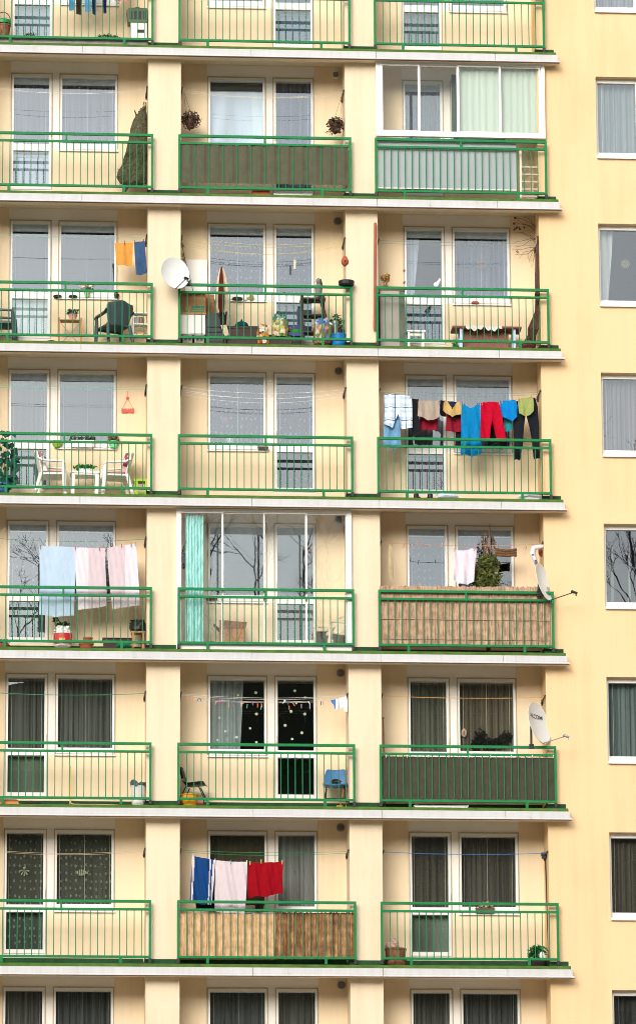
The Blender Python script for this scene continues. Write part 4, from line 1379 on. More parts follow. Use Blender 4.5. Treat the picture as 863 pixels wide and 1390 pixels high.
xa, xb, za, zb = R(308, 444, 349, 466, .6)
t = thing('storage_chest', 'low dark brown chest under the teal cap', 'chest', ((xa+xb)/2, .6, fz(2)))
mb = MB(); mb.box(xa, xb, .50, .78, fz(2), zb-.05); part('body', mb, M['darkwood'], t)
mb = MB(); mb.box(xa-.012, xb+.012, .49, .79, zb-.049, zb); part('lid', mb, M['darkwood'], t)
p = at(328, 446, .6)
t = thing('cap', 'dark teal cap with a knob lying on the dark brown chest', 'cap', (p.x, .62, zb+.001))
mb = MB(); mb.lathe((p.x, .62, zb+.001), [(.13, 0), (.125, .04), (.10, .085), (.05, .11), (.012, .115)], 18); part('crown', mb, cloth('teal cloth', (16, 72, 78)), t, smooth=True)
mb = MB(); mb.lathe((p.x, .62, zb+.116), [(.012, 0), (.018, .02), (.008, .045)], 10); part('knob', mb, cloth('teal cloth', (16, 72, 78)), t)


def bag(label, px0, py0, px1, py1, Y, mat, top, name='plastic_bag', seed=1, cat='bag', topmat=None, knot=True):
    x0, x1, z0, z1 = R(px0, py0, px1, py1, Y); rg = random.Random(seed)
    cx_, w_ = (x0+x1)/2, (x1-x0)/2; h = z1-z0
    t = thing(name, label, cat, (cx_, Y, z0))
    prof = [(.86, 0), (1.0, .12), (1.02, .35), (.98, .6), (.9, .74)]
    mb = MB(); vs, fs = [], []; n = 18
    for r, q in prof:
        for k in range(n):
            a = 2*PI*k/n; rr = r*(1+rg.uniform(-.09, .09)); vs.append((cx_+w_*rr*math.cos(a), Y+min(w_, .14)*rr*math.sin(a), z0+h*q))
    for j in range(len(prof)-1):
        for k in range(n):
            fs.append((j*n+k, j*n+(k+1) % n, (j+1)*n+(k+1) % n, (j+1)*n+k))
    mb.add(vs, fs+[tuple(range(n))]); part('body', mb, mat, t)
    mb = MB(); vs, fs = [], []
    for r, q in [(.9, .742), (.75, .86)]+([(.35, .9), (.5, 1.0)] if knot else [(.8, 1.0)]):
        for k in range(n):
            a = 2*PI*k/n; rr = r*(1+rg.uniform(-.22, .22)); vs.append((cx_+w_*rr*math.cos(a), Y+min(w_, .13)*rr*math.sin(a), z0+h*(q+rg.uniform(-.05, .03)*(q > .8))))
    m_ = len(vs)//n
    for j in range(m_-1):
        for k in range(n):
            fs.append((j*n+k, j*n+(k+1) % n, (j+1)*n+(k+1) % n, (j+1)*n+k))
    mb.add(vs, fs); part('neck', mb, topmat or mat, t)
    return t


W_ = c3(226, 226, 226)
bag('orange, yellow and white printed carton bag right of the brown chest', 348.5, 441, 365, 467, .44, blotch_mat('orange print', [c3(206, 130, 40), c3(222, 212, 190), c3(150, 56, 34), c3(60, 30, 50), c3(206, 160, 60)], 15), .2, 'carton', 1, 'carton', knot=False)
bag('upright bag with blue and white top and yellow green base', 368.5, 427, 391, 458, .5, blotch_mat('seed print', [c3(176, 170, 84), c3(90, 120, 44), c3(212, 198, 170), c3(180, 100, 80)], 15), .2, 'seed_bag', 2, 'bag', blotch_mat('blue white print', [c3(206, 214, 222), c3(40, 84, 140), c3(130, 170, 196), c3(70, 110, 76)], 17), knot=False)
xa, xb, za, zb = R(390, 438, 413.5, 458, .62)
t = thing('crate', 'deep blue crate holding a bright green bowl', 'crate', ((xa+xb)/2, .62, za))
bl = plastic('deep blue plastic', (22, 34, 122))
mb = MB(); mb.box(xa, xb, .74, .76, za, zb); mb.box(xa, xa+.015, .52, .739, za, zb); mb.box(xb-.015, xb, .52, .739, za, zb); mb.box(xa+.0151, xb-.0151, .52, .739, za, za+.015); mb.box(xa+.0151, xb-.0151, .52, .535, za+.0151, za+.07); part('body', mb, bl, t)
mb = MB(); mb.box(xa+.04, xa+.08, .737, .7395, zb-.09, zb-.05); part('sticker', mb, plastic('red sticker', (190, 40, 70)), t)
mb = MB(); mb.lathe(((xa+xb)/2, .62, za+.016), [(.06, 0), (.12, .06), (.14, .10), (.13, .10), (.05, .01)], 18); solo('bowl', mb, plastic('grass green plastic', (60, 160, 40)), 'bright green bowl sitting inside the deep blue crate', 'bowl')
xa2, xb2, z_, z__ = R(364, 459, 395, 466, .55)
mb = MB(); mb.box(xa2, xb2, .46, .78, fz(2), za-.012); mb.box(xa2-.01, xb2+.01, .45, .79, za-.0115, za-.001)
solo('low_bench', mb, M['darkwood'], 'dark low wooden bench under the seed bag and blue crate', 'bench')
# brown wooden step chair with grey figure
x0, x1, z0, z1 = R(408, 400, 441, 466, .55)
t = thing('wooden_ladder', 'dark brown wooden step ladder among the bags', 'ladder', ((x0+x1)/2, .55, fz(2)))
for x in (x0, x1-.05):
    for y in (.46, .66):
        mb = MB(); mb.box(x, x+.045, y, y+.045, fz(2), z1); part('leg', mb, M['darkwood'], t)
for f in (.32, .62, .9):
    z = fz(2)+(z1-fz(2))*f; mb = MB(); mb.box(x0-.01, x1+.01, .45, .72, z, z+.035) if f > .8 else mb.box(x0+.046, x1-.051, .46, .70, z, z+.03); part('step', mb, M['darkwood'], t)
mb = MB(); mb.tube([at(433, 398, .44), at(444, 440, .44)], .03, 6); part('brace', mb, M['darkwood'], t)
zt = fz(2)+(z1-fz(2))*.9+.036
p = at(432, 390, .58)
t = thing('figurine', 'grey upright figurine standing on the brown step ladder', 'figurine', (p.x, .58, zt))
gs = simple('grey stone', c3(120, 116, 116), .8)
mb = MB(); mb.lathe((p.x, .58, zt), [(.07, 0), (.075, .04), (.055, .12), (.06, .22), (.05, .27), (.035, .29)], 12); part('body', mb, gs, t, smooth=True)
mb = MB(); mb.blob((p.x, .57, zt+.34), .045, .045, .06, 2, .05); part('head', mb, gs, t, smooth=True)
mb = MB(); mb.tube([(p.x+.04, .58, zt+.05), (p.x+.055, .59, zt+.3), (p.x+.03, .58, zt+.38)], .022, 6); part('rear_side', mb, M['darkwood'], t)
bag('white and blue knotted bag over colourful contents left of the blue bucket', 424.5, 432, 451, 467, .40, blotch_mat('mixed contents', [c3(90, 104, 44), c3(150, 56, 48), c3(176, 160, 120), c3(50, 80, 140), c3(150, 110, 66)], 16), .2, 'plastic_bag', 5, 'bag', blotch_mat('white blue foil', [c3(228, 230, 234), c3(206, 214, 228), c3(70, 110, 180)], 9))
bucket('bright blue bucket at the right end of the clutter', foot(459.5, 2, .42), .145, .29, plastic('bright blue plastic', (10, 120, 205)))
c = foot(457, 2, .72)
t = plant('round green bush in a dark tub behind the blue bucket', c, .17, .44, simple('dark brown tub', c3(52, 36, 34), .7), .15, .20, 220, .07, M['leaf'], 12, lift=.6)
mb = MB(); mb.lathe((at(455, 438, .52).x, .52, at(455, 441, .52).z), [(.05, 0), (.06, .03), (.055, .07), (.03, .085)], 14); mb.lathe((at(455, 438, .52).x, .52, fz(2)), [(.05, 0), (.05, at(455, 441, .52).z-fz(2)-.001)], 10)
solo('jar', mb, M['steel'], 'grey metal jar on a stand between ladder and green bush', 'jar')
c = at(470, 386, .12); c.z = zr(2)+1.192
t = thing('plant_saucer', 'black shallow pot resting on the right end of a green railing', 'pot', c)
mb = MB(); mb.lathe(c, [(.125, 0), (.14, .02), (.145, .085), (.135, .09), (.13, .03)], 18); part('pot', mb, M['black'], t)
mb = MB(); mb.lathe(c, [(.128, .03), (.125, .07)], 14); part('soil', mb, M['soil'], t)
p = at(468, 353, .25)
t = thing('bird_feeder', 'small clay bird feeder hanging by the pillar', 'bird feeder', p)
mb = MB(); mb.lathe(p+Vector((0, 0, -.11)), [(.02, 0), (.065, .05), (.07, .10), (.045, .16), (.02, .19)], 14); part('body', mb, M['clay'], t, smooth=True)
mb = MB(); mb.tube([p+Vector((0, 0, .08)), Vector((p.x, .25, zr(2)+LINE_Z))], .004, 4); part('cord', mb, M['twig'], t)
mb = MB(); mb.blob(p+Vector((.0, -.062, -.03)), .02, .012, .02, 1, .02); part('opening', mb, M['black'], t)
p = at(249, 335, .4)
t = thing('hanging_vine', 'thin green and brown trailing stem hanging left above the satellite dish', 'plant', p)
mb = MB(); mb.tube([at(247, 330, .4), at(249, 342, .4), at(251, 352, .4), at(257, 372, .4), at(262, 395, .4)], .006, 5); part('stem', mb, M['twig'], t)
mb = MB()
for px, py in ((248, 334), (248, 346), (250, 352), (246.5, 332)):
    mb.leaves(at(px, py, .4), .03, .03, .05, 16, .05, int(py))
part('foliage', mb, simple('yellow green leaf', c3(130, 140, 70), .7, .4, 9), t)
for px, rgb, lab in ((394, (36, 44, 60), 'dark bookmark shaped sticker on the door glass above the clutter'), (400, (220, 212, 190), 'pale bookmark shaped sticker on the door glass above the clutter')):
    x0, x1, z0, z1 = R(px-1.4, 352 if px > 396 else 360, px+1.4, 365 if px > 396 else 372, .99)
    mb = MB(); mb.box(x0, x1, .988, .994, z0, z1); mb.box(x0+.006, x1-.006, .986, .9875, z1-.03, z1-.01)
    solo('sticker', mb, plastic('sticker %d' % px, rgb), lab, 'sticker')
for px, rgb, nm in ((322, (60, 50, 50), 'dark'), (333, (226, 220, 210), 'white'), (341, (150, 140, 60), 'olive')):
    c = at(px, 408, .905); c.z = zr(2)+1.122
    mb = MB(); mb.lathe(c, [(.035, 0), (.05, .06), (.04, .09), (.03, .09)] if nm != 'dark' else [(.09, 0), (.10, .03), (.09, .04)], 12)
    solo('vessel', mb, plastic('sill bowl '+nm, rgb), nm+' small vessel on the sill behind the clutter', 'vessel')

# ------------------------------------------------------------------ third row, right: vine and red table
x0, x1, z0, z1 = R(508, 302, 511.5, 448, YP-.05)
t = thing('drain_pole', 'tall rust red pole fixed upright along the pillar edge', 'pole', ((x0+x1)/2, YP-.05, z0))
mb = MB(); mb.tube([((x0+x1)/2-.03, YP-.05, z0), ((x0+x1)/2, YP-.05, z1)], .024, 8); part('pole', mb, simple('rust red paint', c3(168, 84, 60), .6), t)
mb = MB(); mb.box((x0+x1)/2-.02, (x0+x1)/2+.02, YP-.024, YP-.001, z1-.25, z1-.2); part('clip', mb, M['steel'], t)
x0, x1, z0, z1 = R(515, 396, 549, 466, .50)
t = thing('storage_cabinet', 'grey fabric covered cabinet under the dried flowers', 'cabinet', ((x0+x1)/2, .5, fz(2)))
mb = MB(); mb.box(x0, x1-.1, .40, .78, fz(2), z1); part('body', mb, simple('grey cover', c3(166, 158, 150), .9, .1, 3, .2), t)
mb = MB(); mb.box(x1-.099, x1, .41, .78, fz(2)+.0, z1-.005); part('side_panel', mb, simple('dark grey side', c3(104, 108, 96), .9, .25, 6, .3), t)
mb = MB(); mb.box(x0-.01, x1+.01, .39, .79, z1+.001, z1+.03); part('top', mb, simple('grey brown top', c3(120, 104, 90), .8), t)
c = at(523, 394, .55); c.z = z1+.031
t = thing('dried_flowers', 'yellow brown dried flowers in a small pot on the grey cabinet', 'flower', c)
pot(t, c, .05, .10, M['clay'])
mb = MB(); mb.leaves(c+Vector((0, 0, .25)), .10, .08, .08, 90, .055, 3, .7); part('blossom', mb, simple('straw yellow petals', c3(190, 150, 60), .9, .5, 12), t)
mb = MB()
for k in range(7):
    mb.tube([c+Vector((0, 0, .08)), c+Vector((.08*math.cos(k), .06*math.sin(k), .24))], .004, 4)
part('stem', mb, M['twig'], t)
c = at(593, 392, .12); c.z = zr(2)+1.191
t = thing('bird_figure', 'small white bird figure perched on the railing near the white stool', 'bird figure', c)
mb = MB(); mb.blob(c+Vector((-.01, 0, .05)), .05, .035, .05, 3, .04); part('body', mb, M['white'], t, smooth=True)
mb = MB(); mb.tube([c+Vector((.02, 0, .07)), c+Vector((.07, 0, .17))], [.025, .008], 6); mb.tube([c+Vector((.0, .01, .08)), c+Vector((.045, .01, .17))], [.02, .006], 6); part('tail', mb, M['white'], t)
x0, x1, z0, z1 = R(552, 449, 576, 468, .5)
t = thing('stool', 'low white stool beside the grey cabinet', 'stool', ((x0+x1)/2, .5, fz(2)))
zt = z1
mb = MB(); mb.box(x0-.01, x1+.01, .42, .68, zt-.03, zt); part('seat', mb, M['white'], t)
for x in (x0+.01, x1-.05):
    for y in (.44, .63):
        mb = MB(); mb.box(x, x+.04, y, y+.04, fz(2), zt-.031); part('leg', mb, M['white'], t)
mb = MB(); mb.box(x0+.051, x1-.051, .445, .46, zt-.10, zt-.06); part('apron', mb, M['white'], t)
x0, x1, z0, z1 = R(613, 443, 707, 470, .5)
t = thing('table', 'low rust red table with pale blue legs under a scalloped cloth', 'table', ((x0+x1)/2, .5, fz(2)))
rd = simple('rust red table paint', c3(140, 62, 46), .6, .25, 5, .1)
zt = z1-.02
mb = MB(); mb.box(x0, x1, .36, .78, zt-.035, zt); part('tabletop', mb, rd, t)
for x in (at(624, 460, .4).x, at(696.5, 460, .4).x):
    for y in (.40, .70):
        mb = MB(); mb.box(x, x+.045, y, y+.045, fz(2), zt-.036); part('leg', mb, plastic('pale blue leg', (176, 206, 232)), t)
mb = MB(); mb.box(x0+.18, x1-.22, .55, .74, fz(2)+.001, zt-.04); mb.box(x0+.2, x1-.24, .54, .5495, fz(2)+.03, zt-.07); part('lower_box', mb, simple('reddish box', c3(140, 92, 78), .8), t)
xa, xb = at(632, 445, .36).x, at(681, 445, .36).x
vs, fs = [], []; n = 48
for i in range(n+1):
    x = xa+(xb-xa)*i/n; d = .03+.055*abs(math.sin(PI*(i/n)*2.0+.1))+.02*math.sin(i*.7)
    vs += [(x, .77, zt+.003), (x, .355, zt+.004), (x, .345, zt-d)]
for i in range(n):
    fs += [(3*i, 3*i+1, 3*i+4, 3*i+3), (3*i+1, 3*i+2, 3*i+5, 3*i+4)]
mb = MB(); mb.add(vs, fs); solo('tablecloth', mb, cloth('white table linen', (226, 226, 218)), 'white scalloped cloth spread over the low rust red table', 'tablecloth', loc=((xa+xb)/2, .55, zt))
plant('bright green leafy plant on the floor left of the red table', foot(618, 2, .42), .06, .07, plastic('green pot', (40, 130, 60)), .07, .09, 90, .06, simple('bright leaf', c3(48, 150, 62), .5, .4, 9, trans=.2), 7)
c = foot(717, 2, .36)
t = thing('vine_tub', 'brown tub with a yellow rim at the foot of the climbing vine', 'tub', c)
mb = MB(); mb.lathe(c, [(.12, 0), (.135, .13)], 18); part('tub', mb, simple('maroon tub', c3(110, 50, 44), .7), t)
mb = MB(); mb.lathe(c, [(.14, .131), (.15, .135), (.15, .175), (.13, .175), (.13, .14)], 18); part('rim', mb, plastic('yellow rim', (222, 178, 40)), t)
mb = MB(); mb.lathe(c, [(.125, .132), (.125, .15)], 14); part('soil', mb, M['soil'], t)
t = thing('climbing_vine', 'leafless brown vine climbing the right recess corner from a tub', 'vine', c+Vector((0, 0, .151)))
mb = MB(); rg = random.Random(8)
for k in range(22):
    pts = []
    sx = rg.uniform(-.09, .09)
    for j, (px, py) in enumerate(((718, 458), (724, 446), (729, 425), (730, 400), (730, 370), (731, 345), (732, 320))):
        p = at(px-.8+rg.uniform(-3, 3)*(1 if j > 1 else 2.4), py, .27+rg.uniform(-.025, .025)); pts.append(p)
    pts[0] = c+Vector((sx, rg.uniform(-.05, .05), .15))
    mb.tube(pts, [.016, .016, .015, .014, .013, .012, .008], 5)
part('trunk', mb, M['twig'], t)
mb = MB()
for k in range(14):
    a = at(732+rg.uniform(-2, 1), 330+rg.uniform(-24, 10), .8)
    pts = [a]; ang = rg.uniform(1.8, 4.4)
    for j in range(5):
        ang += rg.uniform(-.7, .7); q = pts[-1]+Vector((math.cos(ang)*.10, rg.uniform(-.01, .01), math.sin(ang)*.075)); q.x = max(1.62, min(2.05, q.x)); q.z = min(q.z, zr(1)-.05); pts.append(q)
    mb.tube(pts, [.006, .005, .004, .004, .003, .0025], 4)
part('twig', mb, M['twig'], t)
mb = MB()
for px, py in ((699, 295), (697, 304), (701, 309), (698, 312), (705, 310), (702, 341), (712, 308)):
    mb.leaves(at(px, py, .86), .025, .02, .025, 9, .045, px)
part('withered_leaf', mb, M['dryleaf'], t)
mb = MB(); mb.tube([foot(723, 2, .62), at(731, 398, .62)], .028, 8); mb.tube([at(731, 398, .62), at(731.2, 397, .62)], [.034, .034], 8)
solo('clay_pipe', mb, M['clay'], 'orange clay pipe leaning behind the vine', 'pipe')
c = at(645, 412, .87); c.z = zr(2)+1.122
mb = MB(); mb.box(c.x-.07, c.x+.07, .865, .93, c.z, c.z+.025); mb.box(c.x-.05, c.x+.05, .875, .92, c.z+.0255, c.z+.04)
solo('brush', mb, plastic('dark red brush', (150, 30, 36)), 'small dark red brush on the sill above the red table', 'brush')
for py in (367, 383):
    p = at(548.3, py, .94); mb = MB(); mb.blob(p, .018, .008, .022, 2, .03); mb.blob(p+Vector((.012, -.003, .014)), .01, .006, .01, 3, .03)
    solo('heart_charm', mb, plastic('dark red charm', (140, 24, 44)), ('upper' if py < 370 else 'lower')+' dark red charm on the door frame beside the dried flowers', 'charm', 'two red charms on a door frame')
# rosette and two scrolls hung inside the window
p = at(653, 359, 1.06)
t = thing('window_ornament', 'round beige rosette between two blue grey scrolls hanging in a window', 'ornament', p)
om = simple('beige lace', c3(116, 92, 84), .8); ob = simple('blue grey glass', c3(64, 96, 122), .5)
mb = MB(); 
for k in range(8):
    a = 2*PI*k/8; mb.tube([p+Vector((.06*math.cos(a), 0, .06*math.sin(a)))+Vector((.035*math.cos(b), 0, .035*math.sin(b))) for b in [2*PI*j/8 for j in range(9)]], .008, 4)
mb.tube([p+Vector((.03*math.cos(b), 0, .03*math.sin(b))) for b in [2*PI*j/10 for j in range(11)]], .008, 4)
part('rosette', mb, om, t)
for s in (-1, 1):
    mb = MB(); mb.tube([p+Vector((s*q, 0, z)) for q, z in ((.29, -.02), (.22, -.03), (.14, -.01), (.13, .05), (.17, .075), (.2, .04), (.17, .01))], .010, 5); mb.tube([p+Vector((s*.29, 0, -.02)), p+Vector((s*.22, 0, .05))], .006, 4); part('scroll', mb, ob, t)
p = at(848.5, 358, .50)
t = thing('window_ornament', 'small round gold lace disc hanging in the right wall window', 'ornament', p)
mb = MB()
for k in range(8):
    a = 2*PI*k/8; mb.tube([p+Vector((.05*math.cos(a), 0, .05*math.sin(a)))+Vector((.028*math.cos(b), 0, .028*math.sin(b))) for b in [2*PI*j/8 for j in range(9)]], .008, 4)
part('disc', mb, simple('gold lace', c3(112, 102, 70), .7), t)
mb = MB(); mb.tube([p+Vector((0, 0, .08)), p+Vector((0, 0, .5))], .002, 4); part('cord', mb, M['twig'], t)

# ------------------------------------------------------------------ fourth row, left: white garden furniture
wp = plastic('white garden plastic', (240, 236, 228))
pinkc = (simple('wine seat pad', c3(150, 100, 104), .9), blotch_mat('rose print cushion', [c3(226, 178, 180), c3(236, 212, 208), c3(222, 160, 166), c3(150, 60, 90), c3(230, 196, 194)], 9))
G = 'white moulded garden chairs with rose cushions'
armchair('left white armchair with rose cushion facing the white table', Vector((fx(70, 3, .52), .52, fz(3))), math.radians(86), wp, G, pinkc, 1.02)
armchair('right white armchair with rose cushion beside the lime stool', Vector((fx(157, 3, .55), .55, fz(3))), math.radians(-86), wp, G, pinkc, 1.02)
x0, x1, z0, z1 = R(95, 641, 135, 670, .45)
t = thing('table', 'low white plastic table between the two white armchairs', 'table', ((x0+x1)/2, .5, fz(3)))
zt = z1
mb = MB(); mb.box(x0, x1, .34, .70, zt-.03, zt); mb.box(x0+.02, x1-.02, .36, .68, zt-.06, zt-.031); part('tabletop', mb, wp, t)
for x in (x0+.015, x1-.085):
    for y in (.355, .62):
        mb = MB(); mb.box(x, x+.07, y, y+.06, fz(3), zt-.061, tx=.25, tz=.2); part('leg', mb, wp, t)
c = at(115, 640, .5); c.z = zt
t = thing('planter', 'white trough of spreading green leaves on the white table', 'planter', c+Vector((0, 0, .001)))
mb = MB(); mb.box(c.x-.1, c.x+.1, .44, .56, zt+.001, zt+.075, tx=.15, tz=.15); part('box', mb, simple('pale blue ceramic', c3(206, 216, 222), .4), t)
mb = MB(); mb.leaves(c+Vector((0, 0, .11)), .22, .10, .05, 120, .08, 4, .55); part('foliage', mb, simple('fresh leaf', c3(52, 128, 44), .5, .4, 9, trans=.2), t)
x0, x1, z0, z1 = R(181.5, 651, 202.5, 670, .42)
t = thing('stool', 'small lime green stool beside the right white armchair', 'stool', ((x0+x1)/2, .42, fz(3)))
lm = plastic('lime plastic', (158, 190, 14)); dl = plastic('dark lime plastic', (120, 150, 20))
mb = MB(); mb.box(x0, x1, .34, .54, z1-.045, z1); part('seat', mb, lm, t)
for x in (x0+.015, x1-.075):
    for y in (.345, .475):
        mb = MB(); mb.box(x, x+.055, y, y+.055, fz(3), z1-.046, tx=-.3); part('leg', mb, lm, t)
mb = MB(); mb.box(x0+.07, x1-.08, .35, .365, fz(3)+.08, fz(3)+.12); part('crossbar', mb, dl, t)
c = at(77.5, 610, .90); c.z = zr(3)+1.122
mb = MB(); mb.lathe(c, [(.05, 0), (.085, .05), (.10, .10), (.105, .115), (.095, .115), (.04, .02)], 18)
solo('bowl', mb, plastic('lime green bowl', (150, 186, 40)), 'lime green bowl on the sill above the left white armchair', 'bowl')
x0, x1, z0, z1 = R(96, 600, 128, 609, .88); c = Vector(((x0+x1)/2, .90, zr(3)+1.122))
t = thing('planter', 'long white window box with dark plants above the white table', 'planter', c)
mb = MB(); mb.box(x0, x1, .85, .945, c.z, c.z+.13, tx=.05); part('box', mb, M['white'], t)
mb = MB()
for q in (-.17, -.03, .10, .19):
    mb.leaves(c+Vector((q, 0, .17)), .07, .05, .06, 50, .055, int(q*100)+50, .5)
part('foliage', mb, simple('dusky leaf', c3(70, 84, 62), .7, .4, 9), t)
c = at(154, 610, .90); c.z = zr(3)+1.122
t = plant('reddish green plant in a mint green pot on the sill', c, .085, .12, plastic('mint pot', (110, 200, 140)), .12, .07, 110, .06, simple('olive red leaf', c3(112, 96, 50), .7, .5, 9), 21, lift=.8)
c = at(142, 607, .90); c.z = zr(3)+1.122
mb = MB(); mb.box(c.x-.035, c.x+.035, .88, .93, c.z, c.z+.09); mb.box(c.x-.01, c.x+.012, .876, .8795, c.z+.045, c.z+.07)
solo('matchbox', mb, M['white'], 'small white box with a black dot beside the mint green pot', 'box')
# red hanging sign
p = at(173, 547, .93)
t = thing('hanging_sign', 'small red cut out sign hanging from a string triangle on the wall', 'sign', p)
rs = plastic('coral red', (226, 84, 58))
mb = MB(); a, b_ = at(165.5, 556, .93), at(181.5, 557, .93); tp = at(173, 540, .93)
mb.tube([a, tp], .004, 4); mb.tube([b_, tp], .004, 4); mb.tube([tp, at(173, 531, .94)], .003, 4); part('cord', mb, rs, t)
mb = MB(); mb.blob(tp, .03, .008, .02, 1, .1); mb.blob(tp+Vector((0, -.004, -.02)), .02, .006, .012, 1, .1); part('bow', mb, rs, t)
x0, x1, z0, z1 = R(165, 554, 182, 560.5, .93)
mb = MB(); w_ = (x1-x0)/5.6
for k in range(5):
    q = x0+k*w_*1.14
    mb.box(q, q+w_*.32, .922, .934, z0, z1-(.01 if k % 2 else 0)); mb.box(q+w_*.6, q+w_*.92, .922, .934, z0+(.012 if k == 2 else 0), z1)
    mb.box(q+w_*.321, q+w_*.599, .922, .934, z0+(.05 if k % 2 else .015), z0+(.075 if k % 2 else .04))
mb.box(x0, x1, .935, .94, z0+.025, z0+.05)
part('lettering', mb, rs, t)
# big-leaved plant at the left edge
p = at(8, 585, .42)
t = thing('trailing_plant', 'tall trailing plant with large dark green leaves at the left edge', 'plant', foot(4, 3, .42))
mb = MB(); rg = random.Random(17)
for k in range(85):
    py = rg.uniform(582, 664); sp_ = 8+9*math.sin((py-575)/90*PI)
    p = at(rg.uniform(-6, 10)+rg.uniform(0, 1)*sp_, py, rg.uniform(.3, .55))
    a = Vector((rg.uniform(-.6, .6), -.35, rg.uniform(-1, -.2))).normalized(); b = a.cross(Vector((rg.uniform(-.4, .4), -1, rg.uniform(-.3, .3)))).normalized(); s = rg.uniform(.09, .16)
    nn = a.cross(b)
    mb.add([p, p+a*s*.35+b*s*.36+nn*.012, p+a*s*.8+b*s*.2, p+a*s*1.15, p+a*s*.8-b*s*.2, p+a*s*.35-b*s*.36+nn*.012], [(0, 1, 2, 3), (0, 3, 4, 5)])
for px, py in ((18, 610), (20, 622), (22, 630), (24, 634), (20, 640)):
    for k in range(3):
        p = at(px+rg.uniform(-3, 3), py+rg.uniform(-4, 4), .4); a = Vector((rg.uniform(-.5, .5), -.3, -1)).normalized(); b = a.cross(Vector((0, -1, .2))).normalized(); s = .12
        mb.add([p, p+a*s*.35+b*s*.36, p+a*s*.8+b*s*.2, p+a*s*1.15, p+a*s*.8-b*s*.2, p+a*s*.35-b*s*.36], [(0, 1, 2, 3), (0, 3, 4, 5)])
part('foliage', mb, M['deepleaf'], t)
mb = MB()
for k in range(6):
    mb.tube([foot(2+k*2, 3, .42)+Vector((0, 0, .2)), at(2+k*2, 625, .42), at(4+k*3, 588+k*4, .42)], .006, 4)
part('stem', mb, simple('green stem', c3(40, 90, 50), .7), t)
c = foot(3, 3, .42); pot(t, c, .15, .24, plastic('blue pot', (40, 90, 150)))

# fourth row, middle
c = at(357, 613, .885); c.z = zr(3)+1.122
t = thing('wooden_trough', 'small dark wooden trough on the sill end of the empty balcony', 'trough', c)
mb = MB(); mb.box(c.x-.10, c.x+.10, .862, .93, c.z, c.z+.055, tx=.2); part('box', mb, M['darkwood'], t)
mb = MB(); mb.box(c.x-.085, c.x+.085, .868, .925, c.z+.0555, c.z+.063); part('soil', mb, M['clay'], t)
x0, x1, z0, z1 = R(370, 672, 424, 676, .6)
mb = MB(); n = 24; vs = []
for j, y in enumerate((.18, .60)):
    for i in range(n+1):
        vs.append((x0+(x1-x0)*i/n, y, fz(3)+.012+.004*math.sin(i*1.3)))
        vs.append((x0+(x1-x0)*i/n, y, fz(3)+.006))
L = 2*(n+1)
mb.add(vs, [(2*i, 2*i+2, L+2*i+2, L+2*i) for i in range(n)]+[(2*i+1, 2*i+3, 2*i+2, 2*i) for i in range(n)])
solo('doormat', mb, cloth('pink orange mat', (214, 140, 120)), 'flat pinkish doormat before the door of the empty balcony', 'doormat')
p = at(305, 570, 1.20)
t = thing('orchid', 'pink flowered potted plant behind the lace curtained window glass', 'flower', Vector((at(312, 600, 1.2).x, 1.2, zr(3)+1.26)))
c = Vector((at(312, 600, 1.2).x, 1.2, zr(3)+1.26)); pot(t, c, .08, .13, M['white'])
mb = MB(); mb.tube([c+Vector((0, 0, .12)), c+Vector((-.04, 0, .3)), p], .008, 5); part('stem', mb, M['leaf'], t)
mb = MB(); mb.blob(p, .06, .04, .05, 2, .2); part('blossom', mb, simple('pink petals', c3(190, 110, 120), .7), t)
mb = MB(); mb.leaves(c+Vector((0, 0, .22)), .12, .06, .1, 26, .14, 4, .3); part('foliage', mb, M['leaf'], t)
# ------------------------------------------------------------------ fourth row, right: loaded line
YL, YL2 = .30, .46
blk = cloth('black cotton', (32, 32, 36)); teal = cloth('teal cotton', (40, 140, 150)); wine = cloth('wine red cotton', (140, 30, 48))
garment('shorts', 'white and blue plaid shorts hanging leftmost on the loaded line', 'shorts', [(520.5, 536), (523, 534.5), (534, 534), (545, 535), (556, 537.5), (558.5, 541), (559.5, 560), (560, 580), (552, 582), (543.5, 581), (542, 568), (540, 562), (536, 571), (533, 580), (526, 578), (521, 574.5), (521.5, 555)], YL, plaid_mat('plaid cotton'), WASH, seed=11, fold=.018)
garment('jeans', 'pale blue denim hanging below the plaid shorts', 'trousers', [(521, 540), (542, 540), (543, 580), (544.5, 607), (537, 609), (528, 608.5), (519.5, 603), (521, 575)], YL2-.08, cloth('pale denim', (112, 160, 200), .25), WASH, seed=12)
garment('top', 'black top hanging just right of the plaid shorts', 'top', [(558, 541), (568, 541.5), (568.5, 560), (570, 585), (562, 588), (556, 580), (557, 560)], YL2-.1, blk, WASH, seed=13)
garment('shorts', 'beige shorts hanging above dark red ones', 'shorts', [(567.5, 544), (580, 543.5), (596, 544), (596.5, 556), (596.8, 565), (588, 570), (581, 570.5), (577, 567.5), (566.5, 564.5), (567.5, 552)], YL, cloth('beige linen', (172, 156, 142)), WASH, seed=14)
garment('shorts', 'dark red shorts half hidden below the beige shorts', 'shorts', [(569.5, 548), (594.5, 548), (594.5, 583.5), (583, 584), (570, 583)], YL2, wine, WASH, seed=15)
garment('shirt', 'black shirt hanging behind between beige shorts and tan camisole', 'shirt', [(597, 543.5), (603, 543.5), (606, 552), (606, 565), (599, 565), (596.5, 562)], YL2, blk, WASH, seed=16)
garment('camisole', 'tan camisole with navy neckline in the middle of the line', 'top', [(602, 546), (608, 544.5), (617, 545), (625.5, 546.5), (626.5, 552), (625.5, 563), (619, 562.5), (613.5, 566), (607.5, 562), (601, 557)], YL, [cloth('tan cotton', (200, 168, 106)), cloth('navy lining', (34, 42, 66))], WASH,
        fn=lambda u, v: 1 if abs(u-.5) < .26-.5*v else 0, seed=17)
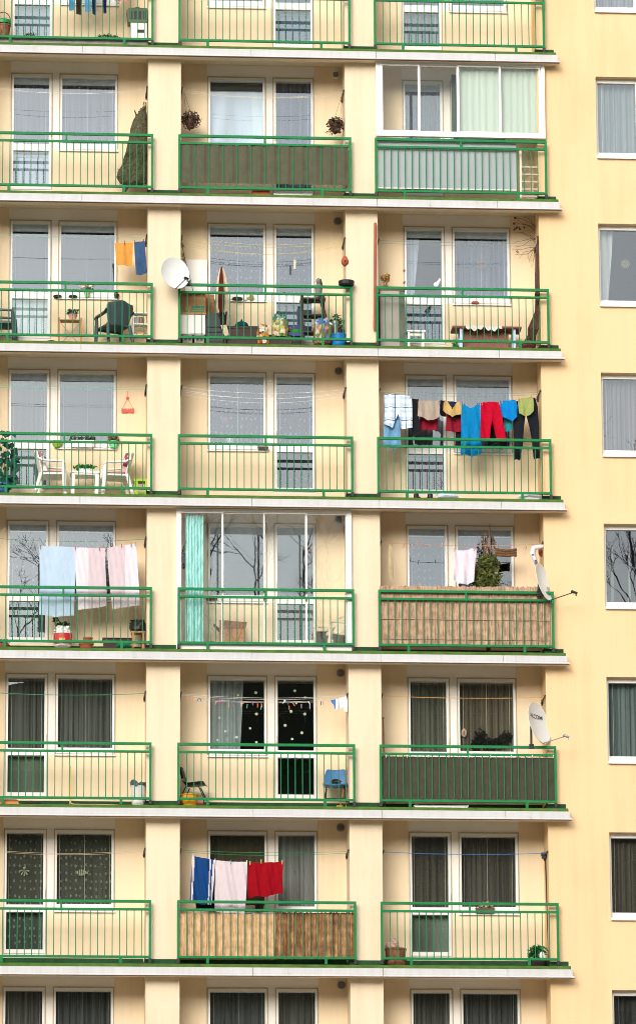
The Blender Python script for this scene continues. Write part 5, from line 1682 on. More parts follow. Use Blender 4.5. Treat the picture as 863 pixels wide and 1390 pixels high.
garment('shorts', 'dark red and black shorts below the tan camisole', 'shorts', [(607, 552), (625, 552), (626, 586), (616, 586.5), (604.5, 584.5), (606, 566)], YL2, [wine, blk], WASH, fn=lambda u, v: 1 if v < .45 and u > .2 else 0, seed=18)
garment('sock', 'black sock pair hanging low left of the bright blue tank top', 'sock', [(618, 586), (625, 586), (625.5, 608), (617.5, 607)], YL2+.05, blk, WASH, seed=19)
garment('tank_top', 'long bright blue tank top in the middle of the loaded line', 'tank top', [(626.5, 546.5), (629, 546), (633, 550.5), (638, 553.5), (644, 552), (648.5, 546), (651.5, 546.5), (652, 565), (652.5, 590), (654.5, 614), (650, 617), (641, 619.5), (632, 617.5), (625, 615.5), (625.5, 590)], YL, cloth('bright blue cotton', (14, 128, 186), .18), WASH, seed=20, fold=.02)
garment('leggings', 'bright red trousers right of the bright blue tank top', 'trousers', [(652.5, 546.5), (664, 545), (677, 545.5), (679, 556), (683, 575), (688, 597), (680, 597), (674, 596), (671, 585), (668, 571), (666, 578), (664.5, 596), (658, 596), (651.5, 594), (652, 570)], YL, cloth('bright red cotton', (186, 12, 44), .15), WASH, seed=21, fold=.018)
garment('trousers', 'dark trousers hidden behind the red ones', 'trousers', [(658, 552), (684, 552), (687, 608), (680, 610), (677, 600), (662, 604), (660, 580)], YL2+.08, blk, WASH, seed=22)
garment('shirt', 'cobalt blue small shirt hanging right of the red trousers', 'shirt', [(678.5, 544.5), (686, 543.5), (700, 542.5), (702, 550), (701.5, 566), (696, 571), (688, 568.5), (679.5, 565)], YL, cloth('cobalt cotton', (14, 130, 205), .2), WASH, seed=23, fold=.018)
garment('shirt', 'teal green cloth peeping out below the cobalt shirt', 'cloth', [(683, 556), (695, 556), (695.5, 582), (688, 586.5), (684, 584)], YL2-.04, teal, WASH, seed=24)
garment('shorts', 'olive green small shorts hanging at the right over black leggings', 'shorts', [(702.5, 541.5), (712, 540), (723, 538.5), (724.5, 550), (724, 558), (719, 563.5), (711, 564.5), (704.5, 561)], YL, cloth('olive cotton', (158, 168, 100), .2), WASH, seed=25, fold=.018)
garment('leggings', 'long black leggings at the right end of the loaded line', 'leggings', [(697, 545), (712, 542), (720, 538.5), (726, 540), (729.5, 552), (731, 575), (732, 600), (732.5, 622), (724, 623.5), (722, 600), (718, 580), (713.5, 562), (711, 580), (709.5, 605), (706, 624.5), (698, 624), (697.5, 600), (696, 575)], YL2-.1, cloth('black stretch cloth', (30, 34, 40), .2), WASH, seed=26)
for px, py in ((527, 534.5), (556, 538), (570, 544), (595, 544), (604, 545), (624, 546), (628.5, 546), (649.5, 546), (654, 546), (677, 545.5), (681, 544.5), (700, 542.5), (704, 541), (721, 538.5)):
    peg(px, py, YL-.01, (196, 132, 92), 'wooden clothes peg on the line of colourful washing', 'pegs of the colourful washing')
bag('white bundle lying on the floor below the loaded line', 592, 669, 621, 678, .42, simple('pale blue white film', c3(214, 226, 232), .4, .08, 12, .3), 1, 'plastic_bag', 31, 'bag', knot=False)
bag('white knotted sack on the floor at the right end below black leggings', 702, 671, 738, 683, .34, simple('white film', c3(232, 230, 228), .4, .06, 12, .3), 1, 'plastic_bag', 32, 'bag', knot=False)
for px, lab, a in ((566, 'left black boot of the pair on the floor below the plaid shorts', .2), (583, 'right black boot of the pair next to the white bundle', -.3)):
    c = foot(px, 3, .46)
    t = thing('boot', lab, 'boot', c, 'pair of black boots')
    X = frame_at(c, a)
    mb = MB(); mb.blob(Vector((0, -.03, .055)), .055, .12, .05, 2, .05); mb.lathe((0, .05, .05), [(.05, 0), (.05, .10), (.045, .13)], 10); part('upper', mb.xf(X), M['black'], t)
    mb = MB(); mb.box(-.055, .055, -.14, .1, 0, .02); part('sole', mb.xf(X), M['darkwood'], t)

# ------------------------------------------------------------------ fifth row, left: towels
G2 = 'large towels on the green line'
tb, tp_, tw = cloth('pale blue towelling', (186, 207, 226), .06), cloth('pale pink towelling', (212, 194, 200), .05), cloth('near white towelling', (224, 217, 223), .05)
garment('towel', 'pale blue towel, leftmost of three on the fifth row', 'towel', [(53.5, 741.5), (75, 741.5), (101.5, 743), (102.3, 770), (101.5, 800), (100.5, 835.5), (75, 837.5), (53, 834.5), (54, 790)], .30, tb, G2, seed=31, fold=.02, k=5, back=.9, kf=.45)
garment('towel', 'pink and white towel between the pale blue and the rightmost one', 'towel', [(101, 743), (120, 743.5), (142.8, 743.8), (143, 770), (144.5, 800), (145.5, 822), (138, 824), (120, 826.5), (106, 828), (103.5, 800), (102, 770)], .29, [tp_, tw], G2, fn=lambda u, v: 1 if .05 < u < .42 else 0, seed=32, fold=.02, k=5, back=.9, kf=.45)
garment('towel', 'pale pink towel with a white stripe, rightmost of three', 'towel', [(145.2, 744.2), (160, 741), (184.5, 738), (187, 770), (189.5, 810), (189.5, 822), (170, 824), (153, 827.5), (151, 815), (147.6, 780)], .30, [tp_, tw], G2, fn=lambda u, v: 1 if u > .55 and v < .8 else 0, seed=33, fold=.02, k=5, back=.9, kf=.45)
for px, py in ((55, 742), (102.5, 743), (135, 743.5), (144.5, 744), (165, 740), (178, 738.5), (183.5, 738)):
    peg(px, py, .28, (150, 96, 66), 'brown clothes peg on one of the three pale towels', 'brown pegs of the three pale towels')
bag('white sack with a broad red print below the pale blue towel', 72, 851, 98, 878, .46, simple('white sack', c3(226, 222, 216), .6, .06, 9, .2), 1, 'compost_sack', 41, 'sack', knot=False)
x0, x1, z0, z1 = R(76, 858, 96, 874, .30)
o_ = bpy.data.objects[[o.name for o in bpy.data.objects if o.name.startswith('compost_sack')][0]]
vs, fs = [], []
cx_ = (at(72, 865, .46).x+at(98, 865, .46).x)/2; w_ = (at(98, 865, .46).x-at(72, 865, .46).x)/2
za, zb = at(85, 873, .32).z, at(85, 859, .32).z
for j, z in enumerate((za, (za+zb)/2, zb)):
    for k in range(13):
        a = PI+.5+(PI-1.0)*k/12; vs.append((cx_+w_*1.1*math.cos(a), .46+.155*math.sin(a), z))
mb = MB(); mb.add(vs, [(j*13+k, j*13+k+1, j*13+14+k, j*13+13+k) for j in range(2) for k in range(12)])
mb.mi = [0 if k % 12 not in (4, 5, 6) or k > 11 else 1 for k in range(24)]
part('print', mb, [plastic('red print', (196, 30, 44)), plastic('yellow print', (220, 180, 70))], o_)
c = Vector((cx_, .46, at(85, 853, .46).z))
mb = MB(); mb.leaves(c+Vector((0, 0, .05)), .17, .10, .07, 90, .08, 6, .4, up=.4); mb.leaves(c+Vector((-.13, 0, .15)), .06, .05, .12, 40, .08, 7, .4, up=.8)
mb.tube([c, c+Vector((-.10, 0, .2))], .008, 5)
solo('plant', mb, simple('dusky green leaf', c3(44, 60, 38), .7, .5, 9, trans=.15), 'dark plant growing out of the white and red sack', 'plant')
c = foot(117, 4, .45)
t = thing('flower_pot', 'two stacked terracotta pots on a saucer below the towels', 'pot', c)
pot(t, c, .125, .16, M['clay']); pot(t, c+Vector((.03, 0, .161)), .085, .10, M['clay'], 'inner_pot', False)
c = foot(4, 4, .44)
plant('terracotta pot with green plant at the left edge below the towels', c, .11, .12, M['clay'], .13, .06, 80, .06, M['deepleaf'], 61, lift=.8)
x0, x1, z0, z1 = R(178, 846, 196, 879, .62)
t = thing('wooden_stool', 'small pale wooden stool in the corner below the towels', 'stool', ((x0+x1)/2, .6, fz(4)))
zt = z0+.62*(z1-z0)
mb = MB(); mb.box(x0, x1, .50, .70, zt-.03, zt); part('seat', mb, M['tan'], t)
for x in (x0+.01, x1-.045):
    for y in (.505, .66):
        mb = MB(); mb.box(x, x+.035, y, y+.035, fz(4), zt-.031); part('leg', mb, M['tan'], t)
mb = MB(); mb.box(x1-.05, x1, .71, .74, fz(4), z1+.05); part('backrest', mb, M['darkwood'], t)
xa, xb, za, zb = R(175.5, 839, 197, 858, .6)
bag('crumpled black bag lying on the small pale wooden stool', 176, 842, 198, 858, .60, simple('black film', c3(34, 30, 30), .5, .2, 12, .4), 1, 'plastic_bag', 43, 'bag', knot=False)
bag('teal green bundle on the floor left of the wooden stool', 157, 871, 178, 880, .40, simple('teal film', c3(24, 120, 84), .5, .2, 12, .4), 1, 'plastic_bag', 44, 'bag', knot=False)
x0, x1, z0, z1 = R(140, 867, 178, 875, .58)
mb = MB(); mb.box(x0, x1, .50, .72, fz(4), z1-.02, tx=.1); mb.ring(x0-.012, x1+.012, z1-.0195, z1, x0+.02, x1-.02, z1-.016, z1-.004, .49, .73)
solo('seed_tray', mb, simple('dark maroon tray', c3(64, 36, 34), .7), 'dark maroon tray on the floor beside the teal bundle', 'tray')

# ------------------------------------------------------------------ fifth row, middle: glazed balcony
Y = .19
x0, x1, z0, z1 = R(239.5, 690.5, 478, 882, Y)
z0 = zr(4)+.088
t = thing('balcony_glazing', 'full height white framed glazing with a teal curtain on the left', 'balcony glazing', ((x0+x1)/2, Y, z0), 'white balcony glazings')
mb = MB(); mb.ring(x0, x1, z0, z1, x0+.075, x1-.085, z0+.10, z1-.05, Y-.02, Y+.045); part('frame', mb, M['frame'], t)
ed = [x0+.075]+[at(q, 770, Y).x for q in (302, 358.5, 415.5)]+[x1-.085]
for k in range(4):
    a, b_ = ed[k]+.002, ed[k+1]-.002
    if k < 3:
        b_ = ed[k+1]+.018
    yy = Y+.0 if k % 2 == 0 else Y+.024
    s_l = .012 if k == 0 else .022; a -= 0 if k == 0 else .018
    mb = MB(); mb.ring(a, b_, z0+.102, z1-.052, a+s_l, b_-.022, z0+.125, z1-.075, yy-.011, yy+.011); s = part('sash', mb, M['frame'], t)
    mb = MB(); mb.add([(a+s_l, yy, z0+.125), (b_-.022, yy, z0+.125), (b_-.022, yy, z1-.075), (a+s_l, yy, z1-.075)], [(0, 1, 2, 3)]); part('pane', mb, M['clear'], s)
tc_m, nt_, b_ = nodes_of('teal shower cloth')
f_ = noise(nt_, coords(nt_, (30, 30, 5)), 1.0, 3)
nt_.links.new(ramp(nt_, f_, [(.35, c3(104, 172, 164)), (.5, c3(142, 206, 198)), (.65, c3(180, 224, 218))]), b_.inputs['Base Color']); b_.inputs['Roughness'].default_value = .6
xa, xb = at(252, 780, .28).x, at(276.5, 780, .28).x; vs = []; n = 40
for j in range(2):
    for i in range(n+1):
        x = xa+(xb-xa)*i/n; vs.append((x, .285+.02*math.sin(i*.95), fz(4)+.02 if j == 0 else z1-.09))
mb = MB(); mb.add(vs, [(i, i+1, n+2+i, n+1+i) for i in range(n)])
solo('curtain', mb, tc_m, 'shimmering teal curtain hanging inside the glazed balcony', 'curtain', smooth=True)
x0, x1, z0, z1 = R(292, 845, 333, 872, .6)
t = thing('cardboard_box', 'open brown cardboard box inside the glazed balcony', 'box', ((x0+x1)/2, .6, fz(4)))
mb = MB(); mb.box(x0+.08, x1, .50, .80, fz(4), z1-.14); part('body', mb, M['card'], t)
mb = MB(); mb.add([(x0+.08, .50, z1-.139), (x1, .50, z1-.139), (x1+.02, .46, z1-.02), (x0+.06, .47, z1+.02)], [(0, 1, 2, 3)]); mb.add([(x0+.08, .50, z1-.139), (x0+.08, .8, z1-.139), (x0-.03, .78, z1-.02), (x0-.02, .52, z1-.04)], [(0, 1, 2, 3)]); mb.add([(x0+.08, .80, z1-.139), (x1, .80, z1-.139), (x1, .84, z1), (x0+.08, .84, z1+.01)], [(0, 1, 2, 3)]); part('flap', mb, simple('brown flap', c3(146, 96, 66), .9), t)
mb = MB(); mb.box(x1-.14, x1-.05, .4965, .4995, fz(4)+.09, fz(4)+.16); part('print', mb, plastic('maroon print', (120, 60, 56)), t)
armchair('cream plastic armchair behind the right pane of the glazed balcony', Vector((fx(452, 4, .60), .60, fz(4))), math.radians(-62), plastic('cream garden plastic', (226, 212, 188)), 'single cream garden chair', s=.92)
xa, xb, za, zb = R(430, 858, 444, 878, .42)
mb = MB(); mb.box(xa, xb, .38, .55, fz(4), zb-.02, tx=.08); mb.box(xa-.01, xb+.01, .37, .56, zb-.0195, zb)
solo('bin', mb, M['darkwood'], 'dark brown bin beside the cream armchair behind glass', 'bin')
xa, xb, za, zb = R(246, 857, 251.5, 874, .55)
mb = MB(); mb.lathe(((xa+xb)/2, .6, fz(4)), [(.04, 0), (.05, .1), (.03, .2), (.025, .24)], 10); solo('jug', mb, M['darkwood'], 'slim dark brown jug at the left end behind the teal curtain', 'jug')
c = foot(286, 4, .6)
t = thing('wicker_basket', 'small brown wicker basket between teal curtain and cardboard box', 'basket', c)
mb = MB(); mb.lathe(c, [(.08, 0), (.10, .16), (.105, .17), (.09, .17)], 14); part('body', mb, M['wood'], t)
mb = MB(); mb.tube([c+Vector((.1*math.cos(a), 0, .17+.09*math.sin(a))) for a in [PI*k/8 for k in range(9)]], .008, 5); part('handle', mb, M['wood'], t)
p0, p1 = at(281, 810, .9), at(294, 820, .9)
mb = MB(); mb.blob(((p0.x+p1.x)/2, .90, zr(4)+1.165), .10, .04, .04, 3, .15)
solo('sponge', mb, simple('brown red sponge', c3(132, 74, 60), .9), 'brown red bundle on the sill inside the glazed balcony', 'bundle')
p = at(249, 757, .5)
t = thing('wreath', 'dark purple dried wreath hanging at the left edge of the glazed balcony', 'wreath', p)
mb = MB(); mb.leaves(p, .04, .06, .24, 120, .06, 3, .5); part('blossom', mb, simple('dull purple petals', c3(96, 56, 62), .9, .4, 14), t)
mb = MB(); mb.tube([p+Vector((0, 0, .22)), p+Vector((-.01, 0, .36))], .004, 4); part('cord', mb, M['twig'], t)
p = at(421, 747, .93); mb = MB(); mb.blob(p, .026, .012, .03, 2, .05); mb.tube([p+Vector((0, 0, .02)), p+Vector((0, .005, .10))], .003, 4)
solo('charm', mb, simple('brown charm', c3(150, 90, 60), .7), 'small brown charm hanging beside the door of the glazed balcony', 'charm')

# ------------------------------------------------------------------ fifth row, right: bamboo screen
x0, x1, z0, z1 = R(515, 796, 747, 880, RY+.045)
t = thing('bamboo_screen', 'pinkish bamboo mat lining a railing under a satellite dish', 'bamboo screen', ((x0+x1)/2, RY+.045, z0), 'mats lining the railings')
part('mat', screen_sheet(x0, x1, z0, z1, RY+.05, .035, .006, 6, 190, 8), reed_mat('pink bamboo', c3(126, 98, 78), c3(174, 140, 114), c3(202, 168, 140)), t)
for f in (.12, .45, .78):
    mb = MB(); z = z0+(z1-z0)*f; mb.tube([(x0+(x1-x0)*k/20, RY+.040, z+.004*math.sin(k*2.2)) for k in range(21)], .004, 4); part('wire', mb, M['twig'], t)
garment('blouse', 'white sleeveless blouse hanging before the small fir at the bamboo screen', 'blouse', [(616, 745), (622, 747), (630, 747.5), (640, 744.5), (646.5, 746), (646, 757), (644, 772), (643, 790), (633, 793.5), (622, 792), (615.5, 787), (617, 765)], .36, cloth('pale lilac cotton', (226, 214, 224), .07), WASH, seed=41, fold=.02)
garment('rag', 'narrow beige rag hanging at the left end of the bamboo screened balcony', 'rag', [(528, 739), (532, 739), (533.5, 760), (534.5, 786), (529, 787.5), (526.5, 770)], .34, cloth('beige rag', (196, 178, 140), .25), WASH, seed=42, fold=.02)
for px, py, rgb in ((517, 738, (150, 110, 80)), (527.5, 738.5, (196, 140, 100)), (532.5, 738.5, (196, 140, 100)), (548, 739.5, (200, 120, 80)), (556, 740, (200, 120, 80)), (566, 736, (200, 120, 80)), (577, 740, (200, 120, 80)), (600, 739, (214, 120, 70)),
                    (617, 745, (214, 140, 100)), (644, 744, (214, 140, 100)), (659, 741, (200, 120, 80)), (668, 742, (200, 120, 80)), (714, 743, (190, 130, 90))):
    peg(px, py, .35, rgb, 'orange brown clothes peg on the thin line above the bamboo screen', 'pegs on the line above the bamboo screen', .2)
p = foot(662, 4, .55)
t = thing('fir_tree', 'small bushy green fir standing behind the bamboo screen', 'fir tree', p)
mb = MB(); rg = random.Random(5)
fm = simple('yellow green needles', c3(96, 104, 48), .8, .5, 16, .3, 60, trans=.1)
for k in range(760):
    py = rg.uniform(756, 812); half = 9+7*min(1, (py-756)/20)
    q = at(661.5+rg.uniform(-half, half), py, rg.uniform(.42, .66)); d = Vector((rg.uniform(-1, 1), rg.uniform(-.7, .3), rg.uniform(-.1, .7))).normalized()
    e = q+d*rg.uniform(.07, .13); sdv = d.cross(Vector((rg.uniform(-1, 1), 1, rg.uniform(-1, 1)))).normalized()*.014
    mb.add([q-sdv, q+sdv, e], [(0, 1, 2)]); mb.add([q-sdv*2.2+d*.03, q+sdv*2.2+d*.05, e-d*.02], [(0, 1, 2)])
part('crown', mb, fm, t)
mb = MB(); mb.tube([p, at(661.5, 756, .55)], [.03, .012], 6); part('trunk', mb, M['twig'], t)
c = at(664, 790, .62); base = Vector((c.x, .66, fz(4)))
t = thing('dried_branches', 'bare brown upright twigs rising behind the small fir', 'branches', base)
mb = MB()
mb.tube([base, at(665, 760, .6), at(664.5, 711, .6)], [.014, .012, .006], 6)
for a, b_ in ((-9, 722), (-7, 735), (-5, 728), (6, 730), (8, 738), (4, 724), (-3, 719)):
    mb.tube([at(664.5, 778, .6), at(664.5+a*.8, 758, .6), at(664.5+a, b_+8, .6), at(664.5+a*.8, b_, .6)], [.010, .009, .007, .003], 5)
    mb.leaves(at(664.5+a, b_+10, .6), .03, .03, .10, 24, .06, 100+a, .3, up=1.0)
part('twig', mb, simple('light brown twig', c3(124, 96, 70), .95, .4, 20, .4), t)
x0, x1, z0, z1 = R(673, 746.5, 701, 756, .42)
t = thing('bark_box', 'brown bark covered box hanging in front of the right window', 'planter', ((x0+x1)/2, .42, z0))
for k in range(3):
    mb = MB(); z = z0+.024+k*.045; mb.tube([(x0, .42, z+.012), ((x0+x1)/2, .405, z-.008), (x1, .42, z+.016)], .026, 8); part('log', mb, simple('rough bark', c3(112, 78, 48), .95, .4, 18, .6, 50), t)
mb = MB(); mb.tube([(x1-.02, .42, z0), (x1-.012, .42, z1+.03)], .016, 6); part('end_stake', mb, M['darkwood'], t)
mb = MB(); mb.tube([(x0+.03, .42, z1), (x0+.05, .42, zr(4)+LINE_Z)], .003, 4); mb.tube([(x1-.05, .42, z1), (x1-.05, .42, zr(4)+LINE_Z)], .003, 4); part('cord', mb, M['twig'], t)
p = at(735, 744, .30)
t = thing('rag', 'white cloth wound around the line bracket above the plain dish', 'cloth', p)
wc = cloth('white terry', (226, 226, 226), .06)
mb = MB(); mb.tube([at(739, 741, .30), at(732, 742.5, .30), at(724, 744, .29), at(722.5, 752, .28), at(725, 758, .28), at(728, 766, .28)], [.03, .042, .048, .052, .044, .03], 9); part('cloth', mb, wc, t, smooth=True)
mb = MB(); 
for px, py in ((728, 764), (727, 761), (723, 753)):
    q = at(px, py, .22); mb.box(q.x-.02, q.x+.02, .225, .235, q.z-.01, q.z+.01)
part('print', mb, plastic('navy print', (40, 60, 120)), t)
p = at(734.5, 751, .5); mb = MB(); mb.lathe((p.x, .5, p.z-.06), [(.02, 0), (.05, .04), (.055, .09), (.03, .13)], 12); solo('bird_feeder', mb, M['clay'], 'rust brown pot hanging behind the white cloth above the plain dish', 'pot')
dish('plain white satellite dish seen edge on above the bamboo screen', at(738.5, 790, .02), .60, .72, (.83, -.5, .24), at(779, 804, -.30), at(731, 806, .10))
solo('foliage_clump', MB().leaves(at(731, 803, .08), .05, .05, .08, 50, .04, 4, .4).tube([at(731, 812, .1), at(731, 798, .1)], .006, 4), simple('grey green moss', c3(84, 88, 66), .9, .4, 12), 'grey green sprig tied beside the plain white dish bracket', 'sprig')

# ------------------------------------------------------------------ sixth row, left
c = foot(187.5, 5, .42)
t = thing('waste_bin', 'tall white bin with a dark liner at the right end of the balcony', 'bin', c)
mb = MB(); mb.lathe(c, [(.105, 0), (.135, .42), (.14, .43), (.125, .43)], 20); part('body', mb, simple('pale grey bin', c3(214, 212, 206), .5, .08, 3, .05), t)
mb = MB(); rg = random.Random(4); n = 20; vs = []
for r, h in ((.142, .38), (.148, .44), (.11, .455), (.05, .44)):
    for k in range(n):
        a = 2*PI*k/n; vs.append(c+Vector((r*math.cos(a), r*math.sin(a), h+rg.uniform(-.03, .02)+(.04 if math.cos(a) < -.5 else 0))))
mb.add(vs, [(j*n+k, j*n+(k+1) % n, (j+1)*n+(k+1) % n, (j+1)*n+k) for j in range(3) for k in range(n)]); part('liner', mb, simple('slate liner', c3(74, 88, 96), .4, .2, 12, .3), t)
mb = MB(); mb.box(c.x+.145, c.x+.175, c.y+.02, c.y+.14, c.z, c.z+.40); part('support', mb, M['black'], t)
t = thing('hose', 'thin yellow hose standing up and running along the floor', 'hose', foot(96, 5, .24))
ym = plastic('pale yellow hose', (224, 196, 110))
mb = MB(); b0 = foot(96, 5, .24)+Vector((0, 0, .05))
mb.tube([at(95.6, 1041, .80), Vector((at(95.8, 1060, .8).x, .8, zr(5)+.4)), b0+Vector((0, .45, .03)), b0+Vector((0, .03, .01)), b0+Vector((.04, -.04, -.03)), b0+Vector((.2, -.05, -.036)), b0+Vector((.6, -.05, -.036)), foot(150, 5, .2)+Vector((0, 0, .014)), foot(181, 5, .24)+Vector((0, 0, .014))], .013, 7); part('tube', mb, ym, t, smooth=True)
mb = MB(); q = foot(130, 5, .19); mb.lathe(q, [(.014, .0), (.014, .03)], 8); part('joint', mb, plastic('orange joint', (200, 120, 50)), t)
c = foot(14, 5, .24)
t = thing('orange_planter', 'orange wooden planter box at the lower left edge of a railing', 'planter', c)
mb = MB(); mb.box(c.x-.22, c.x+.13, .18, .31, c.z, c.z+.09, tx=-.12); part('box', mb, simple('orange wood', c3(206, 132, 72), .7, .2, 5, .2), t)
mb = MB(); mb.box(c.x-.2, c.x+.11, .19, .30, c.z+.0905, c.z+.098); part('soil', mb, M['soil'], t)
for px, lab, a in ((37.5, 'left black shoe on the floor below dark curtains', .9), (48, 'right black shoe on the floor below dark curtains', 1.5)):
    c = foot(px, 5, .26); X = frame_at(c, a)
    t = thing('shoe', lab, 'shoe', c, 'pair of black shoes on the bare balcony')
    mb = MB(); mb.blob(Vector((0, 0, .04)), .045, .12, .035, 2, .05); part('upper', mb.xf(X), M['black'], t)
    mb = MB(); mb.box(-.042, .042, -.115, .115, 0, .012); part('sole', mb.xf(X), M['darkwood'], t)

# sixth row, middle
shell_chair('black shell chair in profile above the yellow tub', Vector((fx(263, 5, .55), .55, fz(5))), math.radians(78), plastic('black navy shell', (22, 28, 44), .35), 'shell chairs')
shell_chair('blue shell chair facing out beside a broom', Vector((fx(455.5, 5, .56), .56, fz(5))), math.radians(-6), plastic('steel blue shell', (70, 122, 172), .4), 'shell chairs')
c = foot(256.5, 5, .36)
bucket('yellow tub below the black shell chair', c, .155, .235, plastic('yellow tub', (226, 158, 20)), None, 'tub', 'tub')
x0, x1, z0, z1 = R(266, 1085, 278, 1095, .40)
t = thing('brick', 'small terracotta block beside the yellow tub', 'block', ((x0+x1)/2, .4, fz(5)))
mb = MB(); mb.box(x0, x1, .36, .50, fz(5), fz(5)+.115); part('block', mb, M['clay'], t)
mb = MB(); mb.box(x0+.02, x1-.02, .352, .3595, fz(5)+.03, fz(5)+.085); part('hollow', mb, simple('dark clay', c3(110, 56, 44), .9), t)
c = Vector((at(456, 1060, .42).x, .44, fz(5)+.46))
t = thing('sandal', 'dark brown strappy shoe lying on the blue shell chair', 'shoe', c)
mb = MB(); mb.blob(c+Vector((0, 0, .04)), .085, .06, .04, 5, .2); part('upper', mb, simple('dark leather', c3(44, 34, 34), .6), t)
mb = MB(); mb.tube([c+Vector((-.10, 0, .05)), c+Vector((-.04, -.05, .08)), c+Vector((.04, -.05, .08)), c+Vector((.10, 0, .05))], .009, 5); part('strap', mb, M['black'], t)
t = thing('broom', 'broom with a red brown handle and yellow head leaning beside the blue shell chair', 'broom', foot(461, 5, .36))
b0 = foot(461, 5, .36); tp = at(473, 1038, .6)
mb = MB(); mb.tube([b0+Vector((.01, 0, .06)), tp], .012, 7); part('handle', mb, simple('red brown stick', c3(176, 96, 62), .6), t)
mb = MB(); mb.tube([tp, tp+(tp-b0).normalized()*.05], .014, 7); part('grip', mb, M['darkwood'], t)
mb = MB(); mb.box(b0.x-.055, b0.x+.045, .32, .40, b0.z+.03, b0.z+.065, tx=-.25); part('head', mb, plastic('yellow head', (236, 196, 20)), t)
mb = MB(); mb.box(b0.x-.065, b0.x+.055, .325, .395, b0.z, b0.z+.029); part('bristles', mb, M['black'], t)
PEGC = {'orange': (222, 120, 60), 'magenta': (196, 40, 150), 'yellow': (196, 150, 60), 'blue': (36, 84, 176), 'white': (228, 224, 216), 'teal': (70, 170, 160), 'navy': (40, 46, 90), 'lilac': (176, 150, 190), 'brown': (130, 90, 60)}
for px, py, cn, tl in ((254, 948, 'orange', .2), (258, 948.5, 'orange', -.2), (262, 949, 'orange', 0), (269, 949.5, 'navy', .45), (272, 949.5, 'navy', -.4), (293, 953.5, 'orange', .2), (297.5, 951, 'magenta', .2), (300, 952, 'magenta', -.5), (310.5, 957, 'yellow', 0), (316, 957.5, 'brown', .2), (318.5, 954.5, 'blue', 0),
                       (327.5, 956, 'white', 0), (330, 955, 'orange', .9), (335.5, 958, 'teal', .1), (343, 954, 'magenta', -.1), (349.5, 957, 'orange', 0), (355, 957, 'orange', -.2), (354.5, 960, 'teal', .1),
                       (386, 952, 'white', .6), (391, 953, 'blue', 0), (392.5, 960, 'orange', 0), (398, 955.5, 'orange', -.5), (409, 958, 'lilac', 0), (419, 953.5, 'white', -.5), (420.5, 959, 'lilac', 0), (435.5, 954, 'navy', 0), (438.5, 953.5, 'orange', 0)):
    peg(px, py, .38, PEGC[cn], cn+' clothes peg on the white line across the dotted windows', cn+' pegs on the white line', tl)
bw, bb = cloth('white baby cotton', (232, 232, 236), .05), cloth('blue baby cotton', (70, 120, 196), .1)
garment('baby_shorts', 'tiny white baby shorts at the right end of the peg line', 'baby clothes', [(460, 948.5), (470, 945), (472, 955), (471.5, 966), (467.5, 967), (464.5, 960), (463, 962), (458.5, 962), (458, 954)], .30, bw, WASH, seed=51)
garment('baby_bodysuit', 'tiny blue and white baby bodysuit beside the white baby shorts', 'baby clothes', [(449, 950.5), (459.5, 949), (459.5, 955), (459, 963), (454.5, 963), (453, 957), (449.5, 953)], .29, [bb, bw], WASH, fn=lambda u, v: 0 if u < .62 else 1, seed=52)

# snow dots stuck on the panes
par, g0, g1 = DOORS[(5, 'C', 'w')]; par2 = DOORS[(5, 'C', 'd')][0]
sm = simple('pale sticker', c3(168, 190, 166), .8)
for px, py, r, pr in ((323, 944, 2.0, par), (347, 940.5, 2.4, par), (298, 974.5, 1.8, par), (348, 969.5, 2.4, par), (305.5, 993, 1.9, par), (321, 1001, 2.4, par), (339.5, 989, 1.9, par), (348, 1008, 2.2, par), (295, 1005, 1.7, par),
                     (400, 938, 2.4, par2), (414, 947, 1.7, par2), (386.5, 952, 2.0, par2), (395, 966, 2.4, par2), (413.5, 969.5, 2.4, par2), (387, 985, 2.4, par2), (409.5, 995, 2.4, par2), (396.5, 1003.5, 2.0, par2), (402, 955, 1.6, par2)):
    p = at(px, py, .996); mb = MB(); r /= 77; k6 = 12
    mb.add([p]+[p+Vector((r*(1 if q % 2 else .72)*math.cos(2*PI*q/k6), 0, r*(1 if q % 2 else .72)*math.sin(2*PI*q/k6))) for q in range(k6)], [(0, 1+q, 1+(q+1) % k6) for q in range(k6)])
    part('sticker', mb, sm, pr)

# sixth row, right
x0, x1, z0, z1 = R(517.5, 1027, 752.5, 1086, RY)
rx = RX['R']


def weave2(x, z, t):
    s = (x-rx-.04)/((RWID-.08)/24)
    return RY+.03+.008*NZ(x*2.5, z*5)+.004*NZ(x*11+4, z*15)+.006*NZ(x*30, z*3)*max(0, abs(x-rx-1.56)-1.0)


solo('shade_screen', screen_sheet(x0, x1, z0, z1, RY, .01, 0, 4, 160, 14, weave2), simple('dark olive shade cloth', c3(66, 62, 48), .9, .18, 9, .35, 34, (1, 1, .6)), 'dark olive shade cloth behind the railing below the lettered dish', 'shade screen', 'cloth screens tied to the railings')
for k in range(9):
    px = 524+k*28.3; p = at(px, 1027.5, RY-.02); mb = MB()
    mb.tube([p+Vector((0, .01, -.02)), p+Vector((.004, -.014, .0)), p+Vector((.0, .0, .03)), p+Vector((0, .04, .0))], .006, 5)
    solo('cable_tie', mb, M['white'], 'small white tie fixing the dark olive shade cloth to its railing', 'tie', 'white ties along the dark olive shade cloth')
c = foot(600, 5, .28)
mb = MB(); mb.box(c.x-.5, c.x+.45, .20, .37, c.z, c.z+.045, tx=.03); mb.ring(c.x-.51, c.x+.46, c.z+.0455, c.z+.06, c.x-.48, c.x+.43, c.z+.05, c.z+.057, .19, .38)
solo('tray', mb, M['white'], 'long flat white tray on the floor under the dark olive shade cloth', 'tray')
